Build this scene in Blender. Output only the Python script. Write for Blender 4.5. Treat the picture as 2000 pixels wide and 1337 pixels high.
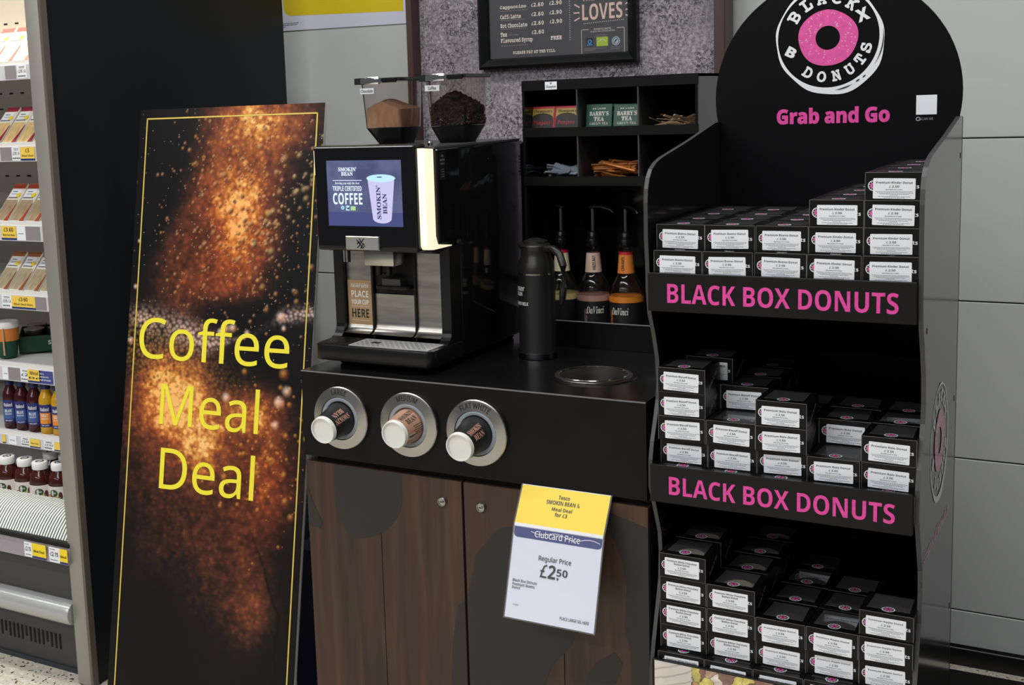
import bpy, bmesh, math, random, os
import numpy as np
from mathutils import Vector, Matrix
R_ = random.Random(7)
PI = math.pi
for o in list(bpy.data.objects): bpy.data.objects.remove(o)
S = bpy.context.scene
COL = S.collection

# ---------------------------------------------------------------- camera
cd = bpy.data.cameras.new('camera'); cam = bpy.data.objects.new('camera', cd); COL.objects.link(cam)
yaw, pit, rol = 0.542245059, 0.140890306, -0.0387440859
f_ = Vector((-math.sin(yaw)*math.cos(pit), math.cos(yaw)*math.cos(pit), -math.sin(pit)))
r_ = Vector((math.cos(yaw), math.sin(yaw), 0)); u_ = r_.cross(f_)
rr = math.cos(rol)*r_ + math.sin(rol)*u_; uu = math.cos(rol)*u_ - math.sin(rol)*r_
cam.matrix_world = Matrix(((rr.x, uu.x, -f_.x, 0), (rr.y, uu.y, -f_.y, 0), (rr.z, uu.z, -f_.z, 1.5), (0, 0, 0, 1)))
cd.sensor_width = 36; cd.lens = 2411.687/2000*36
cd.shift_x = (1000-798.227)/2000; cd.shift_y = (545.521-668.5)/2000
cd.clip_start = .05; cd.clip_end = 60
S.camera = cam
# ---------------------------------------------------------------- world, lights, exposure
w = bpy.data.worlds.new('store_interior'); S.world = w; w.use_nodes = True
bg = w.node_tree.nodes['Background']; bg.inputs[0].default_value = (.86, .93, 1, 1); bg.inputs[1].default_value = .11
S.view_settings.view_transform = 'Standard'; S.view_settings.look = 'None'
S.view_settings.exposure = 0; S.view_settings.gamma = 1; S.view_settings.use_curve_mapping = False
def area(name, loc, sx, sy, power, rot=(0, 0, 0), col=(1, 1, 1)):
    l = bpy.data.lights.new(name, 'AREA'); l.shape = 'RECTANGLE'; l.size = sx; l.size_y = sy; l.energy = power; l.color = col
    o = bpy.data.objects.new(name, l); COL.objects.link(o); o.location = loc; o.rotation_euler = rot; return o
for i, (x, y, p) in enumerate(((-1.6, 2.0, 62), (-2.2, .2, 70), (-2.0, -2.0, 125), (-2, -4.6, 150))):
    area('ceiling_strip_light', (x, y, 3.3), 5.5, .25, p, col=(1, .992, .975))

# ---------------------------------------------------------------- materials
def lin(c): return tuple(((x/255)/12.92 if x <= 10 else ((x/255+.055)/1.055)**2.4) for x in c)
MATS = {}
def mat(name, col, rough=.5, metal=0., spec=.5, emit=None, es=1., trans=0., ior=1.45, alpha=1., coat=0., noise=None):
    m = bpy.data.materials.new(name); m.use_nodes = True; b = m.node_tree.nodes['Principled BSDF']
    c = lin(col) if max(col) > 1 else col
    b.inputs['Base Color'].default_value = (*c, 1); b.inputs['Roughness'].default_value = rough; b.inputs['Metallic'].default_value = metal
    b.inputs['Specular IOR Level'].default_value = spec; b.inputs['IOR'].default_value = ior
    b.inputs['Transmission Weight'].default_value = trans; b.inputs['Alpha'].default_value = alpha; b.inputs['Coat Weight'].default_value = coat
    if emit:
        b.inputs['Emission Color'].default_value = (*lin(emit), 1); b.inputs['Emission Strength'].default_value = es
    if noise:   # (scale, amount, stretch xyz, bump)
        nt = m.node_tree; tc = nt.nodes.new('ShaderNodeTexCoord'); mp = nt.nodes.new('ShaderNodeMapping'); mp.inputs['Scale'].default_value = noise[2]
        nz = nt.nodes.new('ShaderNodeTexNoise'); nz.inputs['Scale'].default_value = noise[0]; nz.inputs['Detail'].default_value = 6
        nt.links.new(tc.outputs['Object'], mp.inputs[0]); nt.links.new(mp.outputs[0], nz.inputs['Vector'])
        rp = nt.nodes.new('ShaderNodeValToRGB'); a = noise[1]
        rp.color_ramp.elements[0].position = .3; rp.color_ramp.elements[1].position = .7
        rp.color_ramp.elements[0].color = (*[x*(1-a) for x in c], 1); rp.color_ramp.elements[1].color = (*[min(1, x*(1+a)) for x in c], 1)
        nt.links.new(nz.outputs['Fac'], rp.inputs[0]); nt.links.new(rp.outputs[0], b.inputs['Base Color'])
        if len(noise) > 3 and noise[3]:
            bp = nt.nodes.new('ShaderNodeBump'); bp.inputs['Strength'].default_value = noise[3]; bp.inputs['Distance'].default_value = .002
            nt.links.new(nz.outputs['Fac'], bp.inputs['Height']); nt.links.new(bp.outputs[0], b.inputs['Normal'])
    MATS[name] = m; return m
BLK_G = mat('black_gloss', (.006, .006, .007), .08)
BLK_L = mat('black_laminate', (.004, .004, .0042), .36, spec=.2, noise=(14, .25, (1, 1, 1)))
BLK_M = mat('black_matte', (.008, .008, .0085), .55, spec=.3)
BLK_P = mat('black_plastic', (.0055, .0057, .0062), .27, spec=.4)
BLK_C = mat('black_card', (.0045, .0045, .0048), .34, spec=.25)
EDGE = mat('card_edge', (.2, .2, .2), .5)
EDGE_D = mat('board_edge', (.045, .045, .047), .4)
GREY_D = mat('dark_grey_metal', (60, 60, 60), .45)
WHITE = mat('white_print', (232, 234, 238), .5)
PAPER = mat('white_paper', (236, 239, 246), .42)
INK = mat('black_ink', (22, 22, 26), .6)
INK_L = mat('grey_ink', (105, 105, 112), .6)
PINK = mat('pink_print', (226, 70, 160), .45, noise=(160, .12, (1, 1, 1)))
PINK_D = mat('pink_icing_print', (224, 84, 160), .45, noise=(110, .12, (1, 1, 1)))
STEEL = mat('brushed_steel', (175, 172, 165), .3, 1, noise=(9, .22, (1, 1, 7)))
STEEL_R = mat('satin_steel', (172, 170, 165), .26, 1)
CHROME = mat('chrome', (225, 225, 225), .08, 1)
RUBBER = mat('grey_rubber', (150, 158, 168), .45)
YEL = mat('yellow_print', (243, 214, 40), .45)
YEL_B = mat('banner_yellow', (236, 222, 52), .5)
NAVY = mat('navy_print', (36, 52, 120), .45)
WALLM = mat('painted_metal_panel', (192, 195, 194), .38, noise=(1.3, .04, (1, 1, 1), .05))
GROOVE = mat('joint_groove', (60, 60, 58), .7)
BASEB = mat('black_skirting', (.008, .008, .009), .35)
BROWN = mat('brown_frame', (74, 52, 47), .45, noise=(6, .2, (4, 4, .3)))
WOOD = mat('dark_walnut', (66, 46, 35), .42)
MOTIF = mat('charcoal_print', (40, 37, 35), .42)
GLASS = mat('clear_plastic', (.86, .82, .79), .03, trans=1, ior=1.2)
GLASSB = mat('clear_glass', (1., 1., 1.), .03, trans=1, ior=1.3)
FILM = mat('clear_film', (.09, .09, .092), .18, alpha=.5)
FRIDGE_W = mat('shelf_white', (222, 222, 220), .4)
FRIDGE_B = mat('cabinet_back_panel', (196, 188, 176), .5)
FRIDGE_D = mat('cabinet_end_panel', (19, 24, 30), .38, spec=.25)
KICK = mat('charcoal_kick_panel', (58, 58, 58), .45)
POSTM = mat('grey_post', (150, 146, 140), .42, .35, noise=(3, .12, (3, 3, .6)))
RAILG = mat('rail_lilac_grey', (150, 140, 148), .45)

def wood_nodes(m):
    nt = m.node_tree; b = nt.nodes['Principled BSDF']; L = nt.links.new
    tc = nt.nodes.new('ShaderNodeTexCoord'); mp = nt.nodes.new('ShaderNodeMapping'); mp.inputs['Scale'].default_value = (16, 16, 1.1)
    L(tc.outputs['Object'], mp.inputs[0])
    n1 = nt.nodes.new('ShaderNodeTexNoise'); n1.inputs['Scale'].default_value = 1.6; n1.inputs['Detail'].default_value = 8; n1.inputs['Distortion'].default_value = .9
    L(mp.outputs[0], n1.inputs['Vector'])
    r = nt.nodes.new('ShaderNodeValToRGB'); e = r.color_ramp.elements
    e[0].position = .33; e[0].color = (*lin((48, 32, 24)), 1); e[1].position = .68; e[1].color = (*lin((78, 54, 40)), 1)
    x = e.new(.5); x.color = (*lin((62, 43, 32)), 1)
    L(n1.outputs['Fac'], r.inputs[0]); L(r.outputs[0], b.inputs['Base Color'])
wood_nodes(WOOD)
def concrete_mat():
    m = mat('concrete_print', (150, 145, 152), .6); nt = m.node_tree; b = nt.nodes['Principled BSDF']; L = nt.links.new; N = nt.nodes.new
    tc = N('ShaderNodeTexCoord')
    def nz(sc, det, dist=0., rg=.6):
        n = N('ShaderNodeTexNoise'); n.inputs['Scale'].default_value = sc; n.inputs['Detail'].default_value = det; n.inputs['Distortion'].default_value = dist; n.inputs['Roughness'].default_value = rg
        L(tc.outputs['Object'], n.inputs['Vector']); return n.outputs['Fac']
    def rng_(x, a, b2, c=0., d=1.):
        q = N('ShaderNodeMapRange'); q.inputs[1].default_value = a; q.inputs[2].default_value = b2; q.inputs[3].default_value = c; q.inputs[4].default_value = d; L(x, q.inputs[0]); return q.outputs[0]
    def mul(x, y):
        q = N('ShaderNodeMath'); q.operation = 'MULTIPLY'; L(x, q.inputs[0]); L(y, q.inputs[1]); return q.outputs[0]
    def mix(f, c1, c2):
        q = N('ShaderNodeMixRGB'); L(f, q.inputs[0])
        for k_, c_ in ((1, c1), (2, c2)):
            if isinstance(c_, tuple): q.inputs[k_].default_value = (*lin(c_), 1)
            else: L(c_, q.inputs[k_])
        return q.outputs[0]
    base = mix(rng_(nz(4, 5), .35, .65), (150, 143, 152), (196, 188, 194))
    base = mix(rng_(nz(95, 3, .3), .35, .7), (118, 112, 122), base)
    speck = mul(rng_(nz(120, 3, 1.2, .7), .5, .56), rng_(nz(9, 5, .8), .40, .6, .25, 1.))
    base = mix(speck, base, (58, 53, 62))
    crack = mul(rng_(nz(26, 5, 2.0), .515, .545), rng_(nz(26, 5, 2.0), .575, .545)); crack = mul(crack, rng_(nz(5, 3), .45, .6))
    base = mix(crack, base, (30, 26, 32))
    L(base, b.inputs['Base Color'])
    return m
CONC = concrete_mat()
def terrazzo_mat():
    m = mat('terrazzo', (205, 198, 182), .35); nt = m.node_tree; b = nt.nodes['Principled BSDF']; L = nt.links.new; N = nt.nodes.new
    tc = N('ShaderNodeTexCoord'); v = N('ShaderNodeTexVoronoi'); v.inputs['Scale'].default_value = 170; L(tc.outputs['Object'], v.inputs['Vector'])
    r = N('ShaderNodeValToRGB'); e = r.color_ramp.elements; r.color_ramp.interpolation = 'CONSTANT'
    sp = N('ShaderNodeSeparateColor'); L(v.outputs['Color'], sp.inputs[0]); L(sp.outputs[0], r.inputs[0])
    e[0].position = 0; e[0].color = (*lin((70, 62, 54)), 1); e[1].position = .06; e[1].color = (*lin((206, 199, 184)), 1)
    for p, c in ((.6, (214, 207, 193)), (.82, (196, 184, 163)), (.93, (226, 222, 212))): k = e.new(p); k.color = (*lin(c), 1)
    L(r.outputs[0], b.inputs['Base Color']); return m
TERR = terrazzo_mat()
def attr_mat(name, rough=.45):
    m = mat(name, (128, 128, 128), rough, spec=.22); nt = m.node_tree; a = nt.nodes.new('ShaderNodeVertexColor'); a.layer_name = 'print'
    nt.links.new(a.outputs['Color'], nt.nodes['Principled BSDF'].inputs['Base Color']); return m

# ---------------------------------------------------------------- text outlines
FD = os.path.join(bpy.utils.system_resource('DATAFILES') or '', 'fonts')
try: NOTO = bpy.data.fonts.load(os.path.join(FD, 'NotoSansMath-Regular.woff2'))
except Exception: NOTO = None
def umap(s, U, l, d):
    o = ''
    for c in s:
        if 'A' <= c <= 'Z': o += chr(U+ord(c)-65)
        elif 'a' <= c <= 'z': o += chr(l+ord(c)-97)
        elif c.isdigit(): o += chr(d+int(c))
        else: o += c
    return o
STY = {'serif': (0x1D400, 0x1D41A, 0x1D7CE), 'bold': (0x1D5D4, 0x1D5EE, 0x1D7EC), 'type': (0x1D670, 0x1D68A, 0x1D7F6), 'script': (0x1D468, 0x1D482, 0x1D7CE)}
TC = {}
def outline(s, style='bold', off=0., res=2):
    if style != 'geo' and any(ord(c) > 127 for c in s):      # glyphs the serif/sans set lacks
        runs = []; 
        for c in s:
            k = ord(c) > 127
            if runs and runs[-1][0] == k: runs[-1][1] += c
            else: runs.append([k, c])
        V = []; F_ = []; x = 0.; cap = lambda st: max(p[1] for p in outline0('H', st, 0., 1)[0])
        rs = cap(style); gs = cap('geo')
        for k, q in runs:
            lead = (len(q)-len(q.lstrip(' ')))*.38*rs; tail = (len(q)-len(q.rstrip(' ')))*.38*rs
            if not q.strip(): x += lead; continue
            v, f = outline0(q.strip(), 'geo' if k else style, 0. if k else off, res); m0 = min(p[0] for p in v); m1 = max(p[0] for p in v); sc = rs/gs if k else 1.
            n = len(V); V += [((p[0]-m0)*sc+x+lead, p[1]*sc) for p in v]; F_ += [tuple(n+i for i in h) for h in f]; x += lead+(m1-m0)*sc+tail+.1*rs
        return V, F_
    return outline0(s, style, off, res)
def outline0(s, style='bold', off=0., res=2):
    k = (s, style, off, res)
    if k in TC: return TC[k]
    cu = bpy.data.curves.new('t', 'FONT'); cu.resolution_u = res; cu.offset = off
    if style == 'geo' or NOTO is None: cu.body = s
    else:
        cu.font = NOTO; cu.body = umap(s, *STY[style]) if style in STY else s
    ob = bpy.data.objects.new('t', cu); me = bpy.data.meshes.new_from_object(ob)
    v = [(p.co.x, p.co.y) for p in me.vertices]; f = [tuple(p.vertices) for p in me.polygons]
    bpy.data.objects.remove(ob); bpy.data.curves.remove(cu); bpy.data.meshes.remove(me)
    # wind faces counter-clockwise
    g = []
    for q in f:
        a = sum(v[q[i]][0]*v[q[(i+1) % len(q)]][1]-v[q[(i+1) % len(q)]][0]*v[q[i]][1] for i in range(len(q)))
        g.append(q if a > 0 else tuple(reversed(q)))
    TC[k] = (v, g); return TC[k]

# ---------------------------------------------------------------- geometry collector
class Lines:
    def __init__(s): s.k = []
    def txt(s, *a, **k): s.k.append(G().txt(*a, **k)); return s
    def quad(s, *a, **k): s.k.append(G().quad(*a, **k)); return s
def PL(name, L, m, parent):
    for g in L.k: P(name, g, m, parent)
class G:
    def __init__(s): s.v = []; s.f = []; s.m = []
    def add(s, vs, fs, mi=0):
        n = len(s.v); s.v += [tuple(p) for p in vs]; s.f += [tuple(n+i for i in q) for q in fs]; s.m += [mi]*len(fs); return s
    def box(s, x0, x1, y0, y1, z0, z1, mi=0, M=None):
        vs = [Vector((x, y, z)) for z in (z0, z1) for y in (y0, y1) for x in (x0, x1)]
        if M: vs = [M @ p for p in vs]
        return s.add(vs, [(0, 2, 3, 1), (4, 5, 7, 6), (0, 1, 5, 4), (2, 6, 7, 3), (0, 4, 6, 2), (1, 3, 7, 5)], mi)
    def prism(s, pts, d, mi=0):      # pts: ordered 3d polygon, d: extrusion vector
        n = len(pts); P = [Vector(p) for p in pts]; d = Vector(d)
        nr = sum(((P[i]-P[0]).cross(P[(i+1) % n]-P[0]) for i in range(1, n)), Vector())
        if nr.dot(d) > 0: P.reverse()
        return s.add(P+[p+d for p in P], [tuple(range(n)), tuple(range(2*n-1, n-1, -1))]+[(i, i+n, (i+1) % n+n, (i+1) % n) for i in range(n)], mi)
    def lathe(s, prof, c=(0, 0, 0), seg=32, M=None, mi=0, cap0=True, cap1=True, a0=0, a1=2*PI):
        full = abs(a1-a0-2*PI) < 1e-6; n = len(prof); k = seg if full else seg+1; vs = []; c = Vector(c)
        for r, z in prof:
            for i in range(k):
                a = a0+(a1-a0)*i/seg; p = Vector((r*math.cos(a), r*math.sin(a), z)); vs.append((M @ p if M else p)+c)
        fs = []
        for j in range(n-1):
            for i in range(seg):
                i2 = (i+1) % k; fs.append((j*k+i, j*k+i2, (j+1)*k+i2, (j+1)*k+i))
        if full and cap0 and prof[0][0] > 1e-6: fs.append(tuple(range(k-1, -1, -1)))
        if full and cap1 and prof[-1][0] > 1e-6: fs.append(tuple((n-1)*k+i for i in range(k)))
        return s.add(vs, fs, mi)
    def tube(s, pts, r, seg=8, mi=0, flat=None):
        P = [Vector(p) for p in pts]; n = len(P); vs = []; up = Vector((0, 0, 1))
        for i, p in enumerate(P):
            t = (P[min(i+1, n-1)]-P[max(i-1, 0)]).normalized(); a = t.cross(up)
            if a.length < 1e-3: a = t.cross(Vector((0, 1, 0)))
            a.normalize(); b = a.cross(t); ri = r[i] if isinstance(r, (list, tuple)) else r
            for k in range(seg):
                q = 2*PI*k/seg; vs.append(p+a*ri*math.cos(q)+b*ri*math.sin(q)*(flat or 1))
        fs = [(j*seg+i, j*seg+(i+1) % seg, (j+1)*seg+(i+1) % seg, (j+1)*seg+i) for j in range(n-1) for i in range(seg)]
        fs += [tuple(range(seg-1, -1, -1)), tuple((n-1)*seg+i for i in range(seg))]
        return s.add(vs, fs, mi)
    def quad(s, o, X, Y, mi=0):
        o, X, Y = Vector(o), Vector(X), Vector(Y); return s.add([o, o+X, o+X+Y, o+Y], [(0, 1, 2, 3)], mi)
    def slab(s, pts, X, Y, o, t, mi=0):   # 2d polygon pts in plane (o, X, Y), given thickness t behind
        o, X, Y = Vector(o), Vector(X), Vector(Y); n = X.cross(Y).normalized()
        return s.prism([o+X*a+Y*b for a, b in pts], -n*t, mi)
    def ring(s, c, X, Y, r0, r1, mi=0, seg=28, sx=1.):
        c, X, Y = Vector(c), Vector(X).normalized(), Vector(Y).normalized(); vs = []
        for i in range(seg):
            a = 2*PI*i/seg; d = X*math.cos(a)*sx+Y*math.sin(a); vs += [c+d*r0, c+d*r1]
        if r0 <= 0:
            return s.add([c+(X*math.cos(2*PI*i/seg)*sx+Y*math.sin(2*PI*i/seg))*r1 for i in range(seg)], [tuple(range(seg))], mi)
        return s.add(vs, [(2*i, 2*i+1, (2*i+3) % (2*seg), (2*i+2) % (2*seg)) for i in range(seg)], mi)
    def txt(s, t, o, X, Y, h=None, w=None, al='c', style='bold', off=0., mi=0, fn=None, res=2, va='b'):
        v, f = outline(t, style, off, res)
        x0 = min(p[0] for p in v); x1 = max(p[0] for p in v); y0 = min(p[1] for p in v); y1 = max(p[1] for p in v)
        sy = h/(y1-y0) if h else None; sx = w/(x1-x0) if w else None
        sx = sx or sy; sy = sy or sx
        ax = {'c': (x0+x1)/2, 'l': x0, 'r': x1}[al]; ay = {'b': y0, 'c': (y0+y1)/2, 't': y1}[va]
        q = [((x-ax)*sx, (y-ay)*sy) for x, y in v]
        if fn: vs = [fn(a, b) for a, b in q]
        else:
            o, X, Y = Vector(o), Vector(X).normalized(), Vector(Y).normalized(); vs = [o+X*a+Y*b for a, b in q]
        return s.add(vs, f, mi)
def arc(c, X, Y, R, n_off=None):      # wrap text around a circle: x runs clockwise from the top, y outwards
    c, X, Y = Vector(c), Vector(X).normalized(), Vector(Y).normalized()
    def fn(a, b, a0=0.):
        t = a/R+a0; r = R+b; return c+X*math.sin(t)*r+Y*math.cos(t)*r
    return fn
ORI = {}
def P(name, g, mats, parent=None, smooth=False, label=None, bevel=0, kind=None, bseg=1, ang=40):
    me = bpy.data.meshes.new(name); off = ORI.get(parent.name, Vector()) if parent else Vector()
    me.from_pydata([Vector(p)-off for p in g.v], [], g.f)
    if not isinstance(mats, (list, tuple)): mats = [mats]
    for m in mats: me.materials.append(m)
    me.polygons.foreach_set('material_index', g.m)
    if bevel:
        b = bmesh.new(); b.from_mesh(me); bmesh.ops.remove_doubles(b, verts=b.verts, dist=1e-5)
        ed = [e for e in b.edges if len(e.link_faces) == 2 and e.calc_face_angle(0) > .6]
        bmesh.ops.bevel(b, geom=ed, offset=bevel, segments=bseg, profile=.5, affect='EDGES', clamp_overlap=True, material=len(mats)-1 if bseg == 0 else -1)
        b.to_mesh(me); b.free(); smooth = smooth or bseg > 1
    if smooth:
        me.polygons.foreach_set('use_smooth', [True]*len(me.polygons)); me.set_sharp_from_angle(angle=math.radians(ang))
    me.update(); o = bpy.data.objects.new(name, me); COL.objects.link(o)
    if parent: o.parent = parent; ORI[o.name] = off
    if label: o['label'] = label
    if kind: o['kind'] = kind
    return o
def tag(o, label, cat, group=None):
    o['label'] = label; o['category'] = cat
    if group: o['group'] = group
    return o
def T(name, label, cat, loc=(0, 0, 0), M=None, group=None, local=False):
    o = bpy.data.objects.new(name, None); COL.objects.link(o); o.empty_display_size = .05
    if M: o.matrix_world = M
    else: o.location = loc
    ORI[o.name] = Vector() if (local or M) else Vector(loc)
    return tag(o, label, cat, group)
def ST(name, g, m, parent=None, **k):
    o = P(name, g, m, parent, **k)
    if not parent: o['kind'] = 'structure'
    return o
def dup(o, parent=None):
    c = o.copy(); COL.objects.link(c)
    if parent: c.parent = parent
    for ch in o.children: dup(ch, c)
    return c
EX, EY, EZ = Vector((1, 0, 0)), Vector((0, 1, 0)), Vector((0, 0, 1))

# ================================================================ SETTING
ST('floor', G().box(-6, 4, -5, 3.6, -.05, 0), TERR)
wb = ST('wall_back', G().box(-6, 4, 3.336, 3.45, 0, 3), GROOVE)
zs = [.05, .146, .552, .958, 1.364, 1.77, 2.176, 2.582, 3.0]
for i in range(len(zs)-1):
    for x0, x1 in ((-6, -2.4735), (-2.4705, 4)):
        P('wall_panel', G().box(x0, x1, 3.33, 3.338, zs[i]+.0018, zs[i+1]-.0018), WALLM, wb, bevel=.0015)
ST('baseboard_back', G().box(-6, 4, 3.318, 3.33, 0, .048), BASEB, bevel=.002)
ST('trim_1', G().box(-2.502, -2.472, 3.322, 3.33, .06, 2.9), WALLM, bevel=.002)
# ---------------------------------------------------------------- poster on the wall
t = T('promotional_poster', 'white poster with a big yellow rounded panel on the grey wall', 'poster', (-2.23, 3.328, 1.75))
P('sheet', G().slab([(0, .006), (.503, 0), (.503, .8), (0, .8)], EX, EZ, (-2.48, 3.3265, 1.746), .0012), mat('poster_paper', (206, 206, 224), .5), t)
yp = [(.04+.03*(1-math.cos(a)), .052+.03*(1-math.sin(a))) for a in [i*PI/16 for i in range(9)]] + [(.494, .038), (.494, .76), (.04, .76)]
P('yellow_panel', G().slab(yp, EX, EZ, (-2.48, 3.3262, 1.746), .0004), mat('poster_yellow', (214, 190, 20), .5), t)
g = G()
for k, (l, n) in enumerate(((.085, 24), (.078, 20), (.03, 8))):
    x = -2.468
    while x < -2.468+l:
        wd = R_.uniform(.003, .008); g.quad((x, 3.3258, 1.774-k*.0055), EX*wd, EZ*.0022); x += wd+.0015
P('small_print', g, INK_L, t)

# ---------------------------------------------------------------- backdrop with concrete print, brown frame
t = T('backdrop_panel', 'mottled grey concrete effect backdrop panel with brown frame behind the coffee station', 'panel', (-1.44, 3.28, .95))
P('concrete_sheet', G().box(-1.925, -.975, 3.27, 3.3, .96, 2.6), CONC, t)
P('frame_strip', G().box(-1.917, -1.897, 3.222, 3.3, .95, 2.62), BROWN, t, bevel=.002)
P('frame_strip', G().box(-.986, -.957, 3.222, 3.3, .95, 2.62), BROWN, t, bevel=.002)

# ---------------------------------------------------------------- menu board
t = T('menu_board', 'dark drinks menu board in a black frame on the concrete backdrop', 'menu', (-1.445, 3.268, 1.6))
mx0, mx1, mz0, mz1, my = -1.687, -1.205, 1.59, 2.15, 3.268
def frame_prof(a, b, inward):     # moulded frame bar between two outer corners
    g = G(); a, b, n = Vector(a), Vector(b), Vector(inward)
    d = (b-a).normalized(); prof = [(0, 0), (0, .024), (.008, .03), (.016, .024), (.026, .016), (.03, .01), (.03, 0)]
    pa = [a+n*x+d*x-EY*y for x, y in prof]; pb = [b+n*x-d*x-EY*y for x, y in prof]; k = len(prof)
    g.add(pa+pb, [(i, (i+1) % k, (i+1) % k+k, i+k) for i in range(k)]); return g
c4 = [Vector((mx0, my, mz0)), Vector((mx1, my, mz0)), Vector((mx1, my, mz1)), Vector((mx0, my, mz1))]
for i, n in enumerate((EZ, -EX, -EZ, EX)): P('frame_bar', frame_prof(c4[i], c4[(i+1) % 4], n), BLK_P, t)
MB = mat('menu_sheet', (66, 65, 69), .4); CREAM = mat('menu_cream', (214, 204, 196), .6); DIM = mat('menu_dim', (128, 122, 120), .6); BLUSH = mat('menu_blush', (205, 176, 166), .6)
P('menu_sheet', G().box(mx0+.02, mx1-.02, my-.008, my, mz0+.02, mz1-.02), MB, t)
yy = my-.0086; g = Lines(); o = lambda x, z: (x, yy, z)
for s, z, wd in (('Cappuccino', 1.757, .083), ('Caffè Latte', 1.731, .066), ('Hot Chocolate', 1.706, .085), ('Tea', 1.681, .021), ('Flavoured Syrup', 1.661, .101)):
    g.txt(s, o(-1.622, z), EX, EZ, w=wd, h=.0125 if s != 'Flavoured Syrup' else .0155, al='l', style='type', off=.018)
for z in (1.757, 1.731, 1.706, 1.681): g.txt('£2.60', o(-1.523, z+.002), EX, EZ, w=.038, h=.0115, al='l', style='type', off=.02)
for z in (1.757, 1.731, 1.706): g.txt('£2.90', o(-1.467, z+.003), EX, EZ, w=.038, h=.0115, al='l', style='type', off=.02)
g.txt('FREE', o(-1.465, 1.664), EX, EZ, w=.034, h=.0105, al='l', style='type', off=.02)
g.txt('PLEASE PAY AT THE TILL', o(-1.584, 1.63), EX, EZ, w=.132, h=.0085, al='l', style='type', off=.014)
PL('menu_lettering', g, CREAM, t); g = G()
for k in range(24): g.quad(o(-1.4065, 1.66+k*.0062), EX*.0018, EZ*.0022)
for k in range(22): g.quad(o(-1.364+k*.0055, 1.7015+k*.0002), EX*.0022, EZ*.0018)
P('dotted_lines', g, CREAM, t)
g = G()
for z, l in ((1.7525, .08), (1.7265, .08), (1.7015, .08), (1.654, .083)):
    x = -1.622
    while x < -1.622+l: wd = R_.uniform(.003, .009); g.quad(o(x, z), EX*wd, EZ*.0016); x += wd+.0012
g.txt('hot water', o(-1.594, 1.683), EX, EZ, w=.03, h=.006, al='l', style='script')
for x, zz, l in ((-1.365, 1.632, .03), (-1.33, 1.632, .028), (-1.286, 1.633, .03), (-1.365, 1.628, .033), (-1.286, 1.628, .026), (-1.33, 1.668, .032), (-1.334, 1.664, .038)):
    x1 = x+l
    while x < x1: wd = R_.uniform(.003, .007); g.quad(o(x, zz), EX*wd, EZ*.0014); x += wd+.001
P('menu_small_print', g, DIM, t)
g = Lines(); g.txt('LOVES', o(-1.309, 1.711), EX, EZ, w=.118, h=.044, off=.0); g.txt('THE PLANET', o(-1.309, 1.764), EX, EZ, w=.118, h=.02)
for sx, x in ((-1, -1.372), (1, -1.245)):
    for a, zz in ((.55, .03), (0, .018), (-.45, .006)):
        d = Vector((sx*math.cos(a), 0, math.sin(a))); n = Vector((-d.z, 0, d.x)); b = Vector(o(x, 1.715+zz)); g.quad(b+d*.004-n*.0018, d*.018, n*.0036)
PL('slogan_lettering', g, BLUSH, t)
g = G(); bx0, bx1, bz0, bz1 = -1.372, -1.245, 1.617, 1.686
for q in ((bx0, bx1, bz0, bz0+.0012), (bx0, bx0+.0012, bz0, bz1), (bx1-.0012, bx1, bz0, bz1), (bx0, bx0+.022, bz1-.0012, bz1), (bx1-.022, bx1, bz1-.0012, bz1)): g.quad(o(q[0], q[2]), EX*(q[1]-q[0]), EZ*(q[3]-q[2]))
g.txt('Proud to serve', o(-1.309, 1.683), EX, EZ, w=.05, h=.0062, style='type'); g.txt('triple certified coffee', o(-1.309, 1.676), EX, EZ, w=.072, h=.0062, style='type')
P('certification_box', g, CREAM, t)
IC_G = mat('leaf_green', (150, 176, 62), .5); IC_B = mat('logo_blue', (60, 120, 170), .5)
g = G(); g.quad(o(-1.327, 1.638), EX*.034, EZ*.025); P('green_certification_mark', g, IC_G, t)
g = G()
for k in range(12):
    a = PI*k/11; g.ring((-1.321+.022*k/11, yy-.0003, 1.6505+.006*math.sin(a)), EX, EZ, 0, .0009, seg=5)
P('leaf_stars', g, WHITE, t)
g = G(); g.quad(o(-1.357, 1.64), EX*.019, EZ*.022); P('blue_certification_mark', g, INK, t)
g = G(); g.ring((-1.347, yy-.0003, 1.652), EX, EZ, .003, .0065, seg=16); g.quad((-1.356, yy-.0003, 1.6415), EX*.017, EZ*.004); P('mark_swirl', g, IC_B, t)
g = G(); g.ring((-1.27, yy, 1.65), EX, EZ, .0095, .012); g.ring((-1.27, yy, 1.65), EX, EZ, 0, .008, seg=16); P('round_certification_mark', g, mat('seal_grey', (150, 170, 180), .5), t)
g = G(); g.txt('frog', (-1.27, yy-.0003, 1.647), EX, EZ, w=.001, h=.001) if False else g.tube([(-1.274, yy-.0004, 1.646), (-1.271, yy-.0004, 1.652), (-1.266, yy-.0004, 1.654)], .0012, 5); P('seal_emblem', g, INK, t)

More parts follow.
